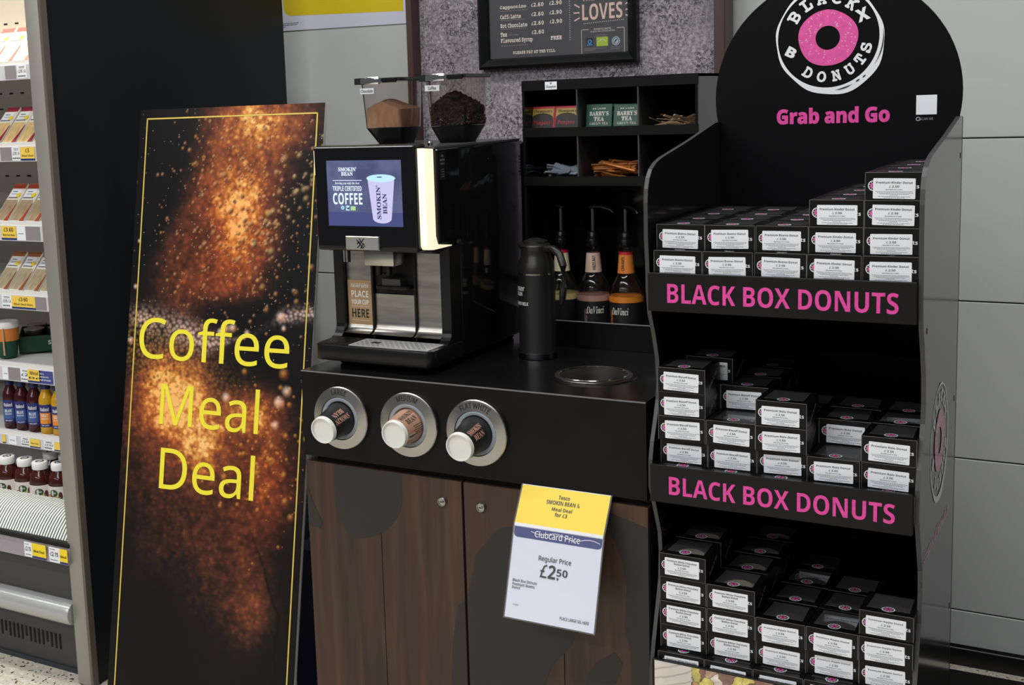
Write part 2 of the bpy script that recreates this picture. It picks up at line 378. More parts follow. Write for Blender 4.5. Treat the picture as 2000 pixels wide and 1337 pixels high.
# ================================================================ CHILLER CABINET (left edge of the frame)
F = T('chiller_cabinet', 'open refrigerated display cabinet with white shelves and a dark end panel', 'fridge', (-3.0, 2.7, 0))
P('end_panel', G().box(-2.395, -2.35, 2.215, 3.2, .0, 2.1), FRIDGE_D, F, bevel=.003)
P('front_post', G().box(-2.406, -2.349, 2.2, 2.216, 0, 2.1), POSTM, F, bevel=.003, bseg=2)
P('post_edge_strip', G().box(-2.354, -2.345, 2.196, 2.216, 0, 2.1), mat('post_edge', (96, 86, 78), .45), F)
bp = P('back_panel', G().box(-3.9, -2.395, 2.86, 2.88, .38, 2.05), FRIDGE_B, F)
g = G()
for sh in range(4):
    for k in range(28):
        for dz in (.075, .125): g.box(-3.85+k*.052, -3.835+k*.052, 2.858, 2.861, [1.66, 1.437, 1.217, 1.019][sh]+dz+.02, [1.66, 1.437, 1.217, 1.019][sh]+dz+.025)
P('slot_row', g, BLK_M, bp, kind='stuff')
P('canopy', G().box(-3.9, -2.395, 2.25, 2.88, 2.0, 2.1), FRIDGE_W, F)
lt = P('canopy_light', G().box(-3.85, -2.42, 2.32, 2.35, 1.985, 1.999), mat('led_tube', (255, 250, 235), .5, emit=(255, 244, 215), es=3), F)
l = area('chiller_light', (-3.0, 2.36, 1.97), 1.4, .06, 9, (.15, 0, 0), (1, .93, .78)); l.parent = F; l.matrix_parent_inverse = F.matrix_world.inverted()
l.location = Vector((-3.0, 2.36, 1.97)) - Vector((-3.0, 2.7, 0))
l.matrix_parent_inverse = Matrix()
TK_X = lambda row, px: (-2.73+.00183*px, -2.757+.00183*px, -2.78+.00183*px, -2.802+.00183*px, -2.826+.00183*px, -2.85+.0019*px, -2.643+.0017*px)[row]
RZ = [(1.607, 1.659), (1.384, 1.437), (1.162, 1.217), (.966, 1.019), (.755, .808), (.562, .604)]
TICK = [[('g', 10, 33), ('w', 36, 56, '£2.95  £4')], [('g', 0, 25), ('w', 25, 43, '£2.95  £4'), ('y', 44, 74, '£3', 'Meal Deal')],
        [('y', 0, 33, '£3.60', 'Meal Deal Main'), ('w', 34, 53, ''), ('g', 53, 84)], [('w', 0, 22, '£3.95  £4'), ('y', 22, 74, '£3.60', 'Meal Deal Main'), ('g', 74, 97)],
        [('w', 0, 13, ''), ('g', 14, 41), ('w', 41, 60, '£2'), ('y', 57, 86, 'Meal', 'Dr'), ('b', 83, 112, 'Sorry,', 'temporarily')],
        [('y', 0, 7, ''), ('w', 13, 31, ''), ('w', 41, 60, '£2.62'), ('y', 60, 82, 'Meal Deal'), ('w', 90, 112, '£2.62'), ('y', 112, 124, '')]]
LIL = mat('grey_blank_ticket', (140, 133, 138), .5)
for i, (z0, z1) in enumerate(RZ):
    sh = P('shelf', G().box(-3.9, -2.397, 2.405, 2.855, z1-.022, z1-.004).box(-3.9, -2.397, 2.397, 2.41, z1-.02, z1, 0), FRIDGE_W, F)
    P('price_rail', G().box(-3.9, -2.397, 2.394, 2.402, z0, z1-.012), mat('rail_clear', (205, 203, 210), .35), sh)
    for tk in TICK[i]:
        x0, x1 = TK_X(i, tk[1]), TK_X(i, tk[2]); zz0, zz1 = z0+.003, z1-.0135
        yk = 2.3935-(.0006 if tk[0] in 'yb' else 0); b = None
        m = {'g': LIL, 'w': PAPER, 'y': MATS.get('ticket_yellow') or mat('ticket_yellow', (240, 204, 84), .5), 'b': mat('ticket_blue', (66, 74, 140), .5) if 'ticket_blue' not in MATS else MATS['ticket_blue']}[tk[0]]
        b = P('price_ticket', G().box(x0, x1, yk-.0006, yk, zz0, zz1), m, sh)
        g = G(); q = yk-.0008; xc = (x0+x1)/2; H = zz1-zz0
        if tk[0] == 'y':
            g.box(x0, x1, q, yk, zz0, zz0+H*.14, 1)
            if len(tk) > 4: g.txt(tk[3], (xc, q, zz0+H*.6), EX, EZ, h=H*.3, off=-.0); g.txt(tk[4], (xc, q, zz0+H*.28), EX, EZ, w=(x1-x0)*.8, h=H*.16)
            elif tk[3]: g.txt(tk[3], (xc, q, zz0+H*.4), EX, EZ, w=(x1-x0)*.7)
        elif tk[0] == 'w' and tk[3]:
            g.txt(tk[3], (xc, q, zz0+H*.42), EX, EZ, w=(x1-x0)*.8, h=H*.25)
            for k in range(6): g.quad((x0+.003+k*.005, q, zz0+H*.12), EX*.0035, EZ*.004)
            for k in range(2): g.quad((x0+.008, q, zz0+H*(.78+.09*k)), EX*(x1-x0)*.6, EZ*.0012)
        elif tk[0] == 'w': g.quad((x0+.006, q, zz0+H*.45), EX*(x1-x0)*.6, EZ*.0015)
        elif tk[0] == 'b':
            g.txt('Sorry,', (x0+.003, q, zz0+H*.68), EX, EZ, h=H*.16, al='l', mi=2); g.txt('temporarily', (x0+.003, q, zz0+H*.44), EX, EZ, h=H*.16, al='l', mi=2); g.txt('out of stock', (x0+.003, q, zz0+H*.22), EX, EZ, h=H*.15, al='l', mi=2)
        if g.v: P('ticket_lettering', g, [INK, NAVY, WHITE], sh)
# lower well
P('well_deck', G().box(-3.9, -2.397, 2.34, 2.86, .38, .405), FRIDGE_W, F)
P('deck_lip', G().box(-3.9, -2.397, 2.33, 2.342, .4, .438), mat('lip_grey', (168, 166, 162), .4), F)
P('clear_fence', G().box(-3.9, -2.397, 2.327, 2.329, .36, .41), mat('fence_tint', (182, 182, 168), .2), F)
g = G()
for k in range(150):
    x = -3.89+k*.01
    if x > -2.402: break
    pr = [(2.325, .455), (2.30, .455), (2.275, .449), (2.252, .436), (2.23, .415), (2.212, .392)]
    for (ya, za), (yb, zb) in zip(pr, pr[1:]): g.box(x, x+.0055, -1, 1, -1, 1) if False else g.add([(x, ya, za), (x+.0055, ya, za), (x+.0055, yb, zb), (x, yb, zb), (x, ya, za-.004), (x+.0055, ya, za-.004), (x+.0055, yb, zb-.004), (x, yb, zb-.004)], [(0, 3, 2, 1), (0, 4, 7, 3), (1, 2, 6, 5), (4, 5, 6, 7)])
P('air_grille_slats', g, mat('slat_white', (228, 232, 226), .4), F, kind='stuff')
P('grille_bed', G().prism([(-3.9, 2.33, .44), (-3.9, 2.30, .448), (-3.9, 2.275, .441), (-3.9, 2.25, .428), (-3.9, 2.226, .405), (-3.9, 2.21, .385), (-3.9, 2.33, .385)], (1.5, 0, 0)), mat('grille_bed_green', (58, 70, 64), .6), F)  # dark green bed that shows between the white slats
P('front_rail', G().box(-3.9, -2.397, 2.196, 2.212, .378, .392), BLK_M, F, bevel=.003)
P('ticket_rail', G().prism([(-3.9, 2.2, .378), (-3.9, 2.19, .334), (-3.9, 2.212, .334), (-3.9, 2.212, .378)], (1.502, 0, 0)), RAILG, F)
for (a, b, k, s) in ((50, 67, 'w', '£2.15'), (67, 98, 'y', 'Meal Deal'), (105, 128, 'w', '£2.15'), (128, 145, 'y', 'Meal')):
    x0, x1 = TK_X(6, a), TK_X(6, b); X = EX; Y = Vector((0, .01, .044)).normalized(); b0 = Vector((x0, 2.1893, .336)); W_ = x1-x0
    P('price_ticket', G().box(x0, x1, 2.1885, 2.1895, .3365, .377), PAPER if k == 'w' else YEL, F)
    g = G().txt(s, ((x0+x1)/2, 2.188, .353), EX, EZ, w=W_*.75, h=.012 if k == 'w' else .007)
    if k == 'y': g.box(x0, x1, 2.188, 2.189, .3365, .342, 1)
    else: g.quad((x0+.004, 2.188, .371), EX*W_*.5, EZ*.0012); g.quad((x0+.004, 2.188, .342), EX*W_*.7, EZ*.0015)
    P('ticket_lettering', g, [INK, NAVY], F)
P('front_apron', G().box(-3.9, -2.397, 2.215, 2.3, .20, .336), KICK, F)
P('bumper_rail', G().lathe([(0, 0), (.03, 0), (.034, .004), (.034, 1.45), (.031, 1.46)], (-3.87, 2.215, .192), 20, Matrix.Rotation(PI/2, 4, 'Y')), mat('bumper_grey', (178, 180, 180), .25, .3), F, smooth=True)
P('kick_panel', G().box(-3.9, -2.397, 2.245, 2.3, .012, .2), KICK, F)
P('floor_strip', G().box(-3.9, -2.397, 2.24, 2.3, 0, .014), mat('strip_blue_grey', (44, 50, 58), .5), F)
for k in range(15):
    x = -2.515-k*.0165
    P('vent_slot', G().box(x, x+.0065, 2.2435, 2.2455, .058+(.012 if k % 5 == 3 else 0), .1), mat('slot_black', (8, 8, 8), .8) if k == 0 else MATS['slot_black'], F)

# --- sandwiches
def sandwich_proto(hc, win, stick):
    r = T('sandwich_pack', 'x', 'sandwich', local=True)
    W2, H, D = .029, .138, .05
    P('carton', G().prism([(-W2, 0, 0), (-W2, 0, H), (-W2, H*.497, H*.448)], (2*W2, 0, 0)), mat('pack_carton_%s' % stick, (228, 222, 210), .45), r, bevel=.002)
    P('window', G().box(-W2*.86, W2*.86, -.0006, .001, .006, H*.56), mat('bread_%s' % stick, win, .5, noise=(60, .28, (3, 1, .5))), r)
    P('side_flash', G().prism([(W2*.5, -.001, .004), (W2*.98, -.001, .004), (W2*.98, -.001, H*.5)], (0, .001, 0)), mat('flash_%s' % stick, hc, .5), r)
    P('header_band', G().box(-W2*.9, W2*.9, -.0006, .001, H*.86, H*.98), MATS['flash_%s' % stick], r)
    g = G().box(-W2*.75, W2*.62, -.0012, 0, H*.6, H*.84); P('name_label', g, PAPER, r)
    g = G().quad((-W2*.55, -.0014, H*.76), EX*.02, EZ*.003); g.quad((-W2*.55, -.0014, H*.7), EX*.026, EZ*.0018); g.quad((-W2*.75, -.0014, H*.6), EX*W2*1.37, EZ*.004)
    P('label_print', g, INK_L, r); P('yellow_sticker', G().ring((W2*.5, -.0016, H*.68), EX, EZ, 0, .008, seg=16), YEL, r)
    return r
ROWN = ['top', 'second', 'third', 'fourth']
rowc = [((204, 70, 60), (226, 196, 140)), ((150, 30, 56), (222, 190, 130)), ((176, 66, 40), (170, 148, 116)), ((150, 84, 50), (176, 160, 130))]
ORDN = ['first', 'second', 'third', 'fourth']
for r in range(4):
    z1 = RZ[r][1]; pr = sandwich_proto(rowc[r][0], rowc[r][1], 'r%d' % r)
    x_start = [-2.615, -2.625, -2.62, -2.645][r]
    for k in range(4):
        o_ = pr if k == 0 else dup(pr)
        o_.matrix_world = Matrix.Translation((x_start-.0625*k, 2.4135, z1-.0035)) @ Matrix.Rotation(math.radians(R_.uniform(-2, 2)), 4, 'Z') @ Matrix.Rotation(math.radians(-42), 4, 'X')
        tag(o_, 'wedge sandwich pack, %s from the right on the %s chiller shelf' % (['first', 'second', 'third', 'fourth'][k], ROWN[r]), 'sandwich', 'sandwich packs on the chiller shelves')
# --- juice bottles
def juice(liq, lab, txt2, nm):
    r = T('juice_bottle', 'x', 'bottle', local=True); rr_ = .0222
    P('bottle_body', G().lathe([(.018, 0), (rr_, .006), (rr_, .098), (.0205, .108), (.012, .126), (.0115, .134)], seg=20), mat('juice_%s' % nm, liq, .12), r, smooth=True)
    P('cap', G().lathe([(.0135, .131), (.0135, .146), (.012, .148)], seg=16), mat('cap_navy', (38, 44, 92), .4) if 'cap_navy' not in MATS else MATS['cap_navy'], r, smooth=True)
    lb = P('wrap_label', G().lathe([(rr_+.0003, .022), (rr_+.0003, .088)], seg=20, cap0=False, cap1=False), mat('label_%s' % nm, (38, 48, 110), .4), r, smooth=True)
    wr = lambda R: (lambda a, b: Vector((R*math.sin(a/R), -R*math.cos(a/R), b)))
    W = rr_+.0007
    def wr2(dz):
        return lambda a, b: Vector((W*math.sin(a/W+.45), -W*math.cos(a/W+.45), b+dz))
    P('label_panel', G().lathe([(rr_+.0005, .032), (rr_+.0005, .064)], seg=10, a0=-PI/2-.35, a1=-PI/2+1.2), mat('panel_%s' % nm, lab, .45), r, smooth=True)
    g = G().txt('Naked', None, EX, EZ, w=.026, h=.011, off=.0, fn=wr2(.069)); g.txt(txt2, None, EX, EZ, w=.021, h=.0085, fn=wr2(.052)); g.txt('MACHINE', None, EX, EZ, w=.021, h=.004, fn=wr2(.045))
    g.txt('100% JUICY', None, EX, EZ, w=.024, h=.004, fn=wr2(.025)); P('label_lettering', g, WHITE, lb)
    return r
jb = juice((62, 18, 26), (62, 92, 152), 'BLUE', 'blue'); jg = juice((196, 150, 34), (228, 140, 36), 'GOLD', 'gold')
jx = [(-2.6, 'g', 'hidden'), (-2.649, 'g', 'golden juice bottle, rightmost on the fifth chiller price shelf'), (-2.699, 'g', 'golden juice bottle beside the dark berry juice bottles'), (-2.749, 'b', 'dark berry juice bottle directly beside the golden juice bottles'), (-2.80, 'b', 'dark berry juice bottle, second left of the golden bottles'), (-2.85, 'b', 'dark berry juice bottle, third left of the golden bottles, at the picture edge')]
used = set()
for x, k, lb in jx[1:]:
    src = jg if k == 'g' else jb; o_ = src if k not in used else dup(src); used.add(k)
    o_.location = (x, 2.4335, .6005); tag(o_, lb, 'bottle', 'juice bottles on the chiller shelf')
# --- smoothie bottles
def smoothie():
    r = T('smoothie_bottle', 'x', 'bottle', local=True); R0 = .0335
    P('bottle_body', G().lathe([(.03, 0), (R0, .005), (R0, .07), (.03, .088), (.021, .1), (.02, .106)], seg=24), mat('amber_juice', (64, 26, 20), .1), r, smooth=True)
    P('cap', G().lathe([(.0225, .104), (.0232, .108), (.0232, .122), (.021, .125)], seg=24), mat('cap_white', (226, 226, 222), .4), r, smooth=True)
    P('cap_print', G().ring((0, 0, .1253), EX, EY, .008, .0125, seg=20).quad((-.012, -.002, .1253), EX*.024, EY*.004), INK, r)
    lb = P('wrap_label', G().lathe([(R0+.0004, .002), (R0+.0004, .062)], seg=24, cap0=False, cap1=False), mat('label_cream', (232, 226, 218), .45), r, smooth=True)
    W = R0+.0008
    def cyl(a0, z0): return lambda a, b: Vector((W*math.sin(a/W+a0), -W*math.cos(a/W+a0), z0+b))
    def blob(a0, z0, rx, rz):
        f = cyl(a0, z0); return [f(rx*math.cos(2*PI*i/14), rz*math.sin(2*PI*i/14)) for i in range(14)]
    g = G()
    for a0, z0, rx, rz, mi in ((.42, .043, .0125, .0105, 0), (.0, .026, .012, .013, 1), (.7, .024, .011, .012, 2), (1.0, .035, .006, .012, 3), (.35, .02, .008, .009, 3)): g.add(blob(a0, z0, rx, rz), [tuple(range(14))], mi)
    g.txt('JUICE', None, EX, EZ, w=.034, h=.011, fn=lambda a, b: cyl(.42, .004)(a, b)*1.001, mi=4); g.txt('LOVE', None, EX, EZ, w=.014, h=.005, fn=lambda a, b: cyl(.42, .041)(a, b)*1.004, mi=4)
    P('label_artwork', g, [mat('badge_green', (52, 84, 52), .5), mat('apple_red', (178, 70, 56), .5), mat('pear_cream', (214, 190, 140), .5), mat('leaf_brown', (84, 50, 40), .5), WHITE], lb)
    return r
sm = smoothie(); first = True
for x, y, lb in ((-2.632, 2.40, 'white capped amber juice bottle half hidden by the chiller post'), (-2.693, 2.385, 'white capped amber juice bottle second from the chiller post'), (-2.76, 2.39, 'white capped amber juice bottle third from the chiller post'), (-2.828, 2.385, 'white capped amber juice bottle fourth from the chiller post'), (-2.675, 2.47, 'shaded amber juice bottle behind, nearest the chiller post'), (-2.745, 2.475, 'shaded amber juice bottle behind, further from the chiller post')):
    o_ = sm if first else dup(sm); first = False; o_.matrix_world = Matrix.Translation((x, y, .4055)) @ Matrix.Rotation(R_.uniform(-.25, .25), 4, 'Z')
    tag(o_, lb, 'bottle', 'white capped juice bottles in the chiller well')
t = T('green_capped_bottle', 'yellow juice bottle with a dark green cap at the left picture edge', 'bottle', (-2.9, 2.39, .4055), local=True)
P('bottle_body', G().lathe([(.03, 0), (.033, .005), (.033, .085), (.022, .1), (.02, .108)], seg=20), mat('yellow_juice', (206, 176, 84), .12), t, smooth=True)
P('cap', G().lathe([(.023, .106), (.024, .122), (.022, .125)], seg=20), mat('cap_green', (24, 66, 48), .4), t, smooth=True)
P('wrap_label', G().lathe([(.0334, .004), (.0334, .04)], seg=20, cap0=False, cap1=False), mat('label_green', (40, 84, 60), .45), t, smooth=True)
# --- green tray with cups
t = T('cup_tray', 'dark green cardboard tray of chilled coffee cups on the fifth chiller shelf', 'tray', (-2.87, 2.5, .8085))
M = Matrix.Translation((-2.868, 2.497, .8085)) @ Matrix.Rotation(math.radians(45), 4, 'Z')
GREEN = mat('tray_green', (16, 66, 50), .5)
g = G(); g.box(0, .25, 0, .003, 0, .05, 0, M); g.box(0, .003, 0, .2, 0, .05, 0, M); g.box(0, .25, .197, .2, 0, .05, 0, M); g.box(.247, .25, 0, .2, 0, .05, 0, M); g.box(0, .25, 0, .2, 0, .003, 0, M)
P('tray_box', g, GREEN, t)
P('tray_lettering', G().txt('STARBUCKS', M @ Vector((.085, -.0008, .022)), M.to_3x3() @ EX, EZ, h=.0125, al='l'), WHITE, t)
cupc = 0
for i, (a, b) in enumerate(((.045, .05), (.115, .05), (.185, .05), (.05, .13), (.12, .13))):
    p = M @ Vector((a, b, .003)); hh = 0
    c_ = T('chilled_coffee_cup', ['foil lidded coffee cup nearest the front corner of the green tray', 'foil lidded coffee cup second along the front of the green tray', 'foil lidded coffee cup at the far right of the green tray', 'foil lidded coffee cup at the back left of the green tray', 'foil lidded coffee cup at the back middle of the green tray'][i], 'cup', p, group='coffee cups in the green tray', local=True)
    P('cup_wall', G().lathe([(.022, 0), (.0295, .06)], seg=20), mat('cup_brown', (56, 48, 46), .4) if i == 0 else MATS['cup_brown'], c_, smooth=True)
    P('foil_lid', G().lathe([(.0305, .06), (.0305, .063), (.028, .0635)], seg=20), mat('foil', (150, 140, 130), .35, .6) if i == 0 else MATS['foil'], c_, smooth=True)
t = T('iced_coffee_cup', 'orange and green coffee cup with a white lid standing on the green tray edge', 'cup', (-2.87, 2.458, .8085), local=True)
P('cup_wall', G().lathe([(.026, 0), (.033, .05)], seg=24), GREEN, t, smooth=True); P('orange_band', G().lathe([(.0331, .05), (.0365, .09)], seg=24), mat('cup_orange', (206, 122, 48), .45), t, smooth=True)
P('lid', G().lathe([(.038, .088), (.039, .094), (.036, .104), (.034, .106)], seg=24), MATS['cap_white'], t, smooth=True)
P('sleeve_stripe', G().box(.018, .023, -.0325, -.03, .01, .09), mat('stripe_tan', (190, 150, 110), .5), t)

# ================================================================ BANNER
bw = Vector((.99847569, .05519331, 0)); bu = Vector((-.01062996, .1923016, .9812783)); bn = bw.cross(bu)   # bn faces the viewer (-Y)
bn = -bn if bn.y > 0 else bn
MBN = Matrix(((bw.x, -bn.x, bu.x, -2.1919), (bw.y, -bn.y, bu.y, 2.0823), (bw.z, -bn.z, bu.z, 0), (0, 0, 0, 1)))
t = T('advertising_board', 'tall leaning coffee meal deal board with splashing coffee picture', 'sign', M=MBN)
BW, BH = .549, 1.540
P('board', G().box(0, BW, .0012, .011, 0, BH), mat('foam_board_white', (206, 206, 206), .5), t, bevel=.001)
def fbm(h, w, cell, octs, rng, sx=1., sy=1.):
    out = np.zeros((h, w)); amp = 1; tot = 0
    for k in range(octs):
        ny = max(2, int(h/cell*sy*2**k)+2); nx = max(2, int(w/cell*sx*2**k)+2); gr = rng.random((ny, nx))
        yi = np.linspace(0, ny-1.001, h); xi = np.linspace(0, nx-1.001, w); y0 = yi.astype(int); x0 = xi.astype(int)
        fy = yi-y0; fx = xi-x0; fy = (fy*fy*(3-2*fy))[:, None]; fx = (fx*fx*(3-2*fx))[None]
        a = gr[y0][:, x0]; b = gr[y0][:, x0+1]; c = gr[y0+1][:, x0]; d = gr[y0+1][:, x0+1]
        out += amp*((a*(1-fx)+b*fx)*(1-fy)+(c*(1-fx)+d*fx)*fy); tot += amp; amp *= .55
    return out/tot
def coffee_art():
    rng = np.random.default_rng(3); H, W = 812, 290
    # work in photo-like coordinates: px across 0..360, py 0 (top)..1134 (bottom)
    py, px = np.mgrid[0:H, 0:W].astype(float); px = px/W*360; py = py/H*1134
    def ga(cx, cy, sx, sy, rot=0):
        c, s = math.cos(rot), math.sin(rot); dx = px-cx; dy = py-cy; a = (dx*c+dy*s)/sx; b = (-dx*s+dy*c)/sy; return np.exp(-(a*a+b*b))
    def worley(cell, seed):
        r2 = np.random.default_rng(seed); gy = (py/cell).astype(int); gx = (px/cell).astype(int); o1 = r2.random((200, 200, 2)); d = np.full(py.shape, 9.)
        for a in (-1, 0, 1):
            for b in (-1, 0, 1):
                yy_ = gy+a; xx_ = gx+b; q = o1[yy_ % 200, xx_ % 200]; d = np.minimum(d, np.hypot((yy_+q[..., 0])-py/cell, (xx_+q[..., 1])-px/cell))
        return d
    n1 = fbm(H, W, 60, 5, rng); n2 = fbm(H, W, 26, 4, rng, 2.2, .8); n3 = fbm(H, W, 9, 3, rng); n4 = fbm(H, W, 110, 3, rng); n5 = fbm(H, W, 14, 4, rng, .5, 2)
    I = .74*ga(215, 130, 90, 115)+.95*ga(255, 20, 90, 55)+.66*ga(200, 260, 115, 125)+.3*ga(95, 330, 60, 70)+.22*ga(70, 240, 25, 50, .5)
    I += .6*ga(90, 500, 75, 60)+.9*ga(120, 545, 65, 65)+.75*ga(165, 610, 60, 60)+.4*ga(60, 580, 70, 110)+.65*ga(255, 540, 55, 40)+.55*ga(290, 640, 60, 110)+.3*ga(180, 720, 110, 110)+.22*ga(225, 850, 80, 120)+.36*ga(275, 885, 38, 60)+.14*ga(60, 780, 60, 100)
    I -= .5*ga(35, 100, 45, 150)+.4*ga(335, 230, 55, 120)+.3*ga(230, 370, 110, 30)+.3*ga(322, 420, 60, 60)
    d1 = worley(8, 11); d2 = worley(15, 12); cell = np.clip(1.15-1.1*d1, .25, 1.2); cell2 = np.clip(.35-d2, 0, .3)*3
    det = np.clip(1.6*n3-.3, .1, 1.4)*(.55+.6*n2)
    I = np.clip(I, 0, 1.2)*(.25+1.05*n1)*(.45+.6*det+.35*cell*np.clip(I, 0, 1)+.35*cell2)*1.1+.02
    I += .07*np.clip(n4-.45, 0, 1)*np.clip(1-py/1134, .2, 1)
    st = np.abs(n5-.5); I += np.where((py > 470) & (py < 900), np.clip(.05-st, 0, 1)*3*np.clip(I, 0, 1), 0)
    ramp_x = [0, .12, .3, .5, .72, .95, 1.25]; ramp = np.array([(7, 7, 9), (26, 18, 16), (74, 40, 28), (116, 62, 40), (158, 88, 46), (206, 136, 66), (244, 196, 120)])/255.
    C = np.stack([np.interp(I, ramp_x, ramp[:, k]) for k in range(3)], -1)
    red = np.clip(ga(190, 260, 110, 140)+ga(290, 680, 70, 130)+.6*ga(80, 560, 60, 80), 0, 1)[..., None]; C = C*(1-.28*red*np.array([0, .45, .7]))
    C = C + .028*np.clip((py-760)/300, 0, 1)[..., None]*np.array([.95, .85, .8])
    def blend(mask, col): nonlocal C; C = C*(1-mask[..., None])+np.array(col)*mask[..., None]
    # foam bands
    wo = worley(7, 1); wo2 = worley(13, 2)
    yc = np.interp(px, [0, 40, 110, 160, 200, 250, 300, 360], [385, 392, 405, 425, 420, 405, 372, 362])
    band = np.exp(-((py-yc)/np.interp(px, [0, 60, 140, 200, 240, 300, 360], [18, 26, 26, 7, 3, 14, 12]))**2)*np.clip(.3+1.2*n1, 0, 1)
    band *= np.interp(px, [0, 25, 190, 230, 280, 300, 360], [.3, 1, .9, .15, .2, 1, .9])
    blend(np.clip(band*(1.25-1.3*wo), 0, 1)*.9, (.93, .8, .76))
    gold = np.exp(-((py-np.interp(px, [0, 360], [430, 560]))/55)**2)*np.clip(1.5-px/190, 0, 1); blend(np.clip(gold*(1.1-1.5*wo), 0, 1)*.5, (.96, .72, .34))
    dk = np.clip(.32-wo2, 0, .3)/.3*np.exp(-((py-470)/60)**2)*np.clip(1.2-px/260, 0, 1); blend(dk*.6, (.12, .07, .05))
    # droplets
    yy2, xx2 = np.mgrid[0:H, 0:W].astype(float)
    def drop(cx, cy, r, col, hl, ring=False):
        cx, cy = cx/360*W, cy/1134*H; r = max(r*W/360, .6); x0, x1 = int(max(0, cx-r-2)), int(min(W, cx+r+3)); y0, y1 = int(max(0, cy-r-2)), int(min(H, cy+r+3))
        if x1 <= x0 or y1 <= y0: return
        X = xx2[y0:y1, x0:x1]-cx; Y = yy2[y0:y1, x0:x1]-cy; d = np.hypot(X, Y)/r; m_ = np.clip(1.25-d, 0, 1)*.9; sh = np.clip((-Y*.6-X*.5)/r+.35, 0, 1)
        cc = np.array(col)*(1-sh[..., None])+np.array(hl)*sh[..., None]; C[y0:y1, x0:x1] = C[y0:y1, x0:x1]*(1-m_[..., None])+cc*m_[..., None]
    for _ in range(620):
        cx, cy = rng.normal(215, 82), rng.normal(190, 125)
        if cy < 2 or cy > 420: continue
        r = abs(rng.normal(0, 2.0))+.9; g_ = rng.random(); drop(cx, cy, r, (.36, .18, .09), (.95, .72+.1*g_, .42+.2*g_))
    for k in range(70):
        tt = rng.random(); drop(350-110*tt+rng.normal(0, 12), 95+160*tt+rng.normal(0, 22), abs(rng.normal(1, 3))+1, (.25, .15, .09), (.98, .86, .6))
    for _ in range(260): drop(rng.uniform(0, 360), rng.uniform(0, 460), rng.uniform(.5, 1.1), (.8, .7, .6), (.95, .9, .85))
    for _ in range(160): drop(rng.normal(290, 45), rng.normal(590, 70), abs(rng.normal(0, 2.5))+.8, (.5, .25, .1), (.98, .72, .35))
    for cx, cy, r in ((196, 398, 9), (210, 396, 8), (186, 404, 6), (238, 404, 6), (233, 412, 4), (12, 245, 4), (10, 330, 5), (6, 430, 6), (300, 372, 9), (306, 392, 5), (305, 520, 10), (318, 500, 9), (300, 560, 7), (205, 520, 8)): drop(cx, cy, r, (.85, .62, .5), (1, .95, .9))
    # dark flowing edge at the lower right
    ex = np.interp(py, [660, 760, 880, 980, 1080, 1134], [190, 270, 318, 330, 300, 270]); blend(np.exp(-((px-ex-22*(n1-.5)-10*(n3-.5))/3.2)**2)*np.clip((py-700)/120, 0, 1)*.6, (.03, .025, .025))
    blend(np.clip((px-ex)/60, 0, 1)*np.clip((py-800)/150, 0, 1)*.35, (.1, .06, .05))
    return np.clip(C, .0, 1)
ART = attr_mat('coffee_picture_print', .42)
def art_panel(name, C, x0, z0, w_, h_, parent, y=0., M=None, material=None):
    H, W = C.shape[:2]; xs = x0+np.arange(W+1)/W*w_; zz = z0+h_-np.arange(H+1)/H*h_; X, Z = np.meshgrid(xs, zz)
    co = np.stack([X, np.full_like(X, y), Z], -1).reshape(-1, 3)
    if parent is not None and not M: co = co-np.array(ORI.get(parent.name, Vector()))
    i = np.arange(H*W); r_i, c_i = i//W, i % W; a = r_i*(W+1)+c_i; q = np.stack([a, a+W+1, a+W+2, a+1], -1)
    me = bpy.data.meshes.new(name); me.vertices.add(len(co)); me.vertices.foreach_set('co', co.ravel())
    me.loops.add(q.size); me.loops.foreach_set('vertex_index', q.ravel().astype(np.int32)); me.polygons.add(len(q)); me.polygons.foreach_set('loop_start', (np.arange(len(q))*4).astype(np.int32))
    ca = me.color_attributes.new('print', 'FLOAT_COLOR', 'CORNER'); L = np.where(C <= .04045, C/12.92, ((C+.055)/1.055)**2.4)
    col = np.ones((len(q), 4, 4)); col[:, :, :3] = L.reshape(-1, 1, 3); ca.data.foreach_set('color', col.ravel())
    me.materials.append(material or ART); me.update(calc_edges=True); me.validate()
    o = bpy.data.objects.new(name, me); COL.objects.link(o)
    if parent: o.parent = parent; ORI[o.name] = ORI.get(parent.name, Vector())
    return o
art_panel('coffee_picture', coffee_art(), 0, 0, BW, BH, t, 0.0)
g = G(); gx0, gx1, gz1 = .021, BW-.018, BH-.022
for q in ((gx0, gx0+.0035, .02, gz1), (gx1-.0035, gx1, .02, gz1), (gx0, gx1, gz1-.0035, gz1), (gx0, gx1, .02, .0235)): g.box(q[0], q[1], -.0006, 0, q[2], q[3])
P('gold_border', g, mat('gold_line', (214, 188, 84), .5), t)
g = Lines(); yb = -.0008
g.txt('Coffee', (.038, yb, .912), EX, EZ, w=.449, h=.109, al='l', style='plain', off=.0, res=6)
g.txt('Meal', (.116, yb, .752), EX, EZ, w=.295, h=.107, al='l', style='plain', off=.0, res=6)
g.txt('Deal', (.126, yb, .594), EX, EZ, w=.282, h=.108, al='l', style='plain', off=.0, res=6)
PL('slogan_lettering', g, YEL_B, t)
P('back_strut', G().box(.25, .3, .011, .014, 0, .9), EDGE, t)

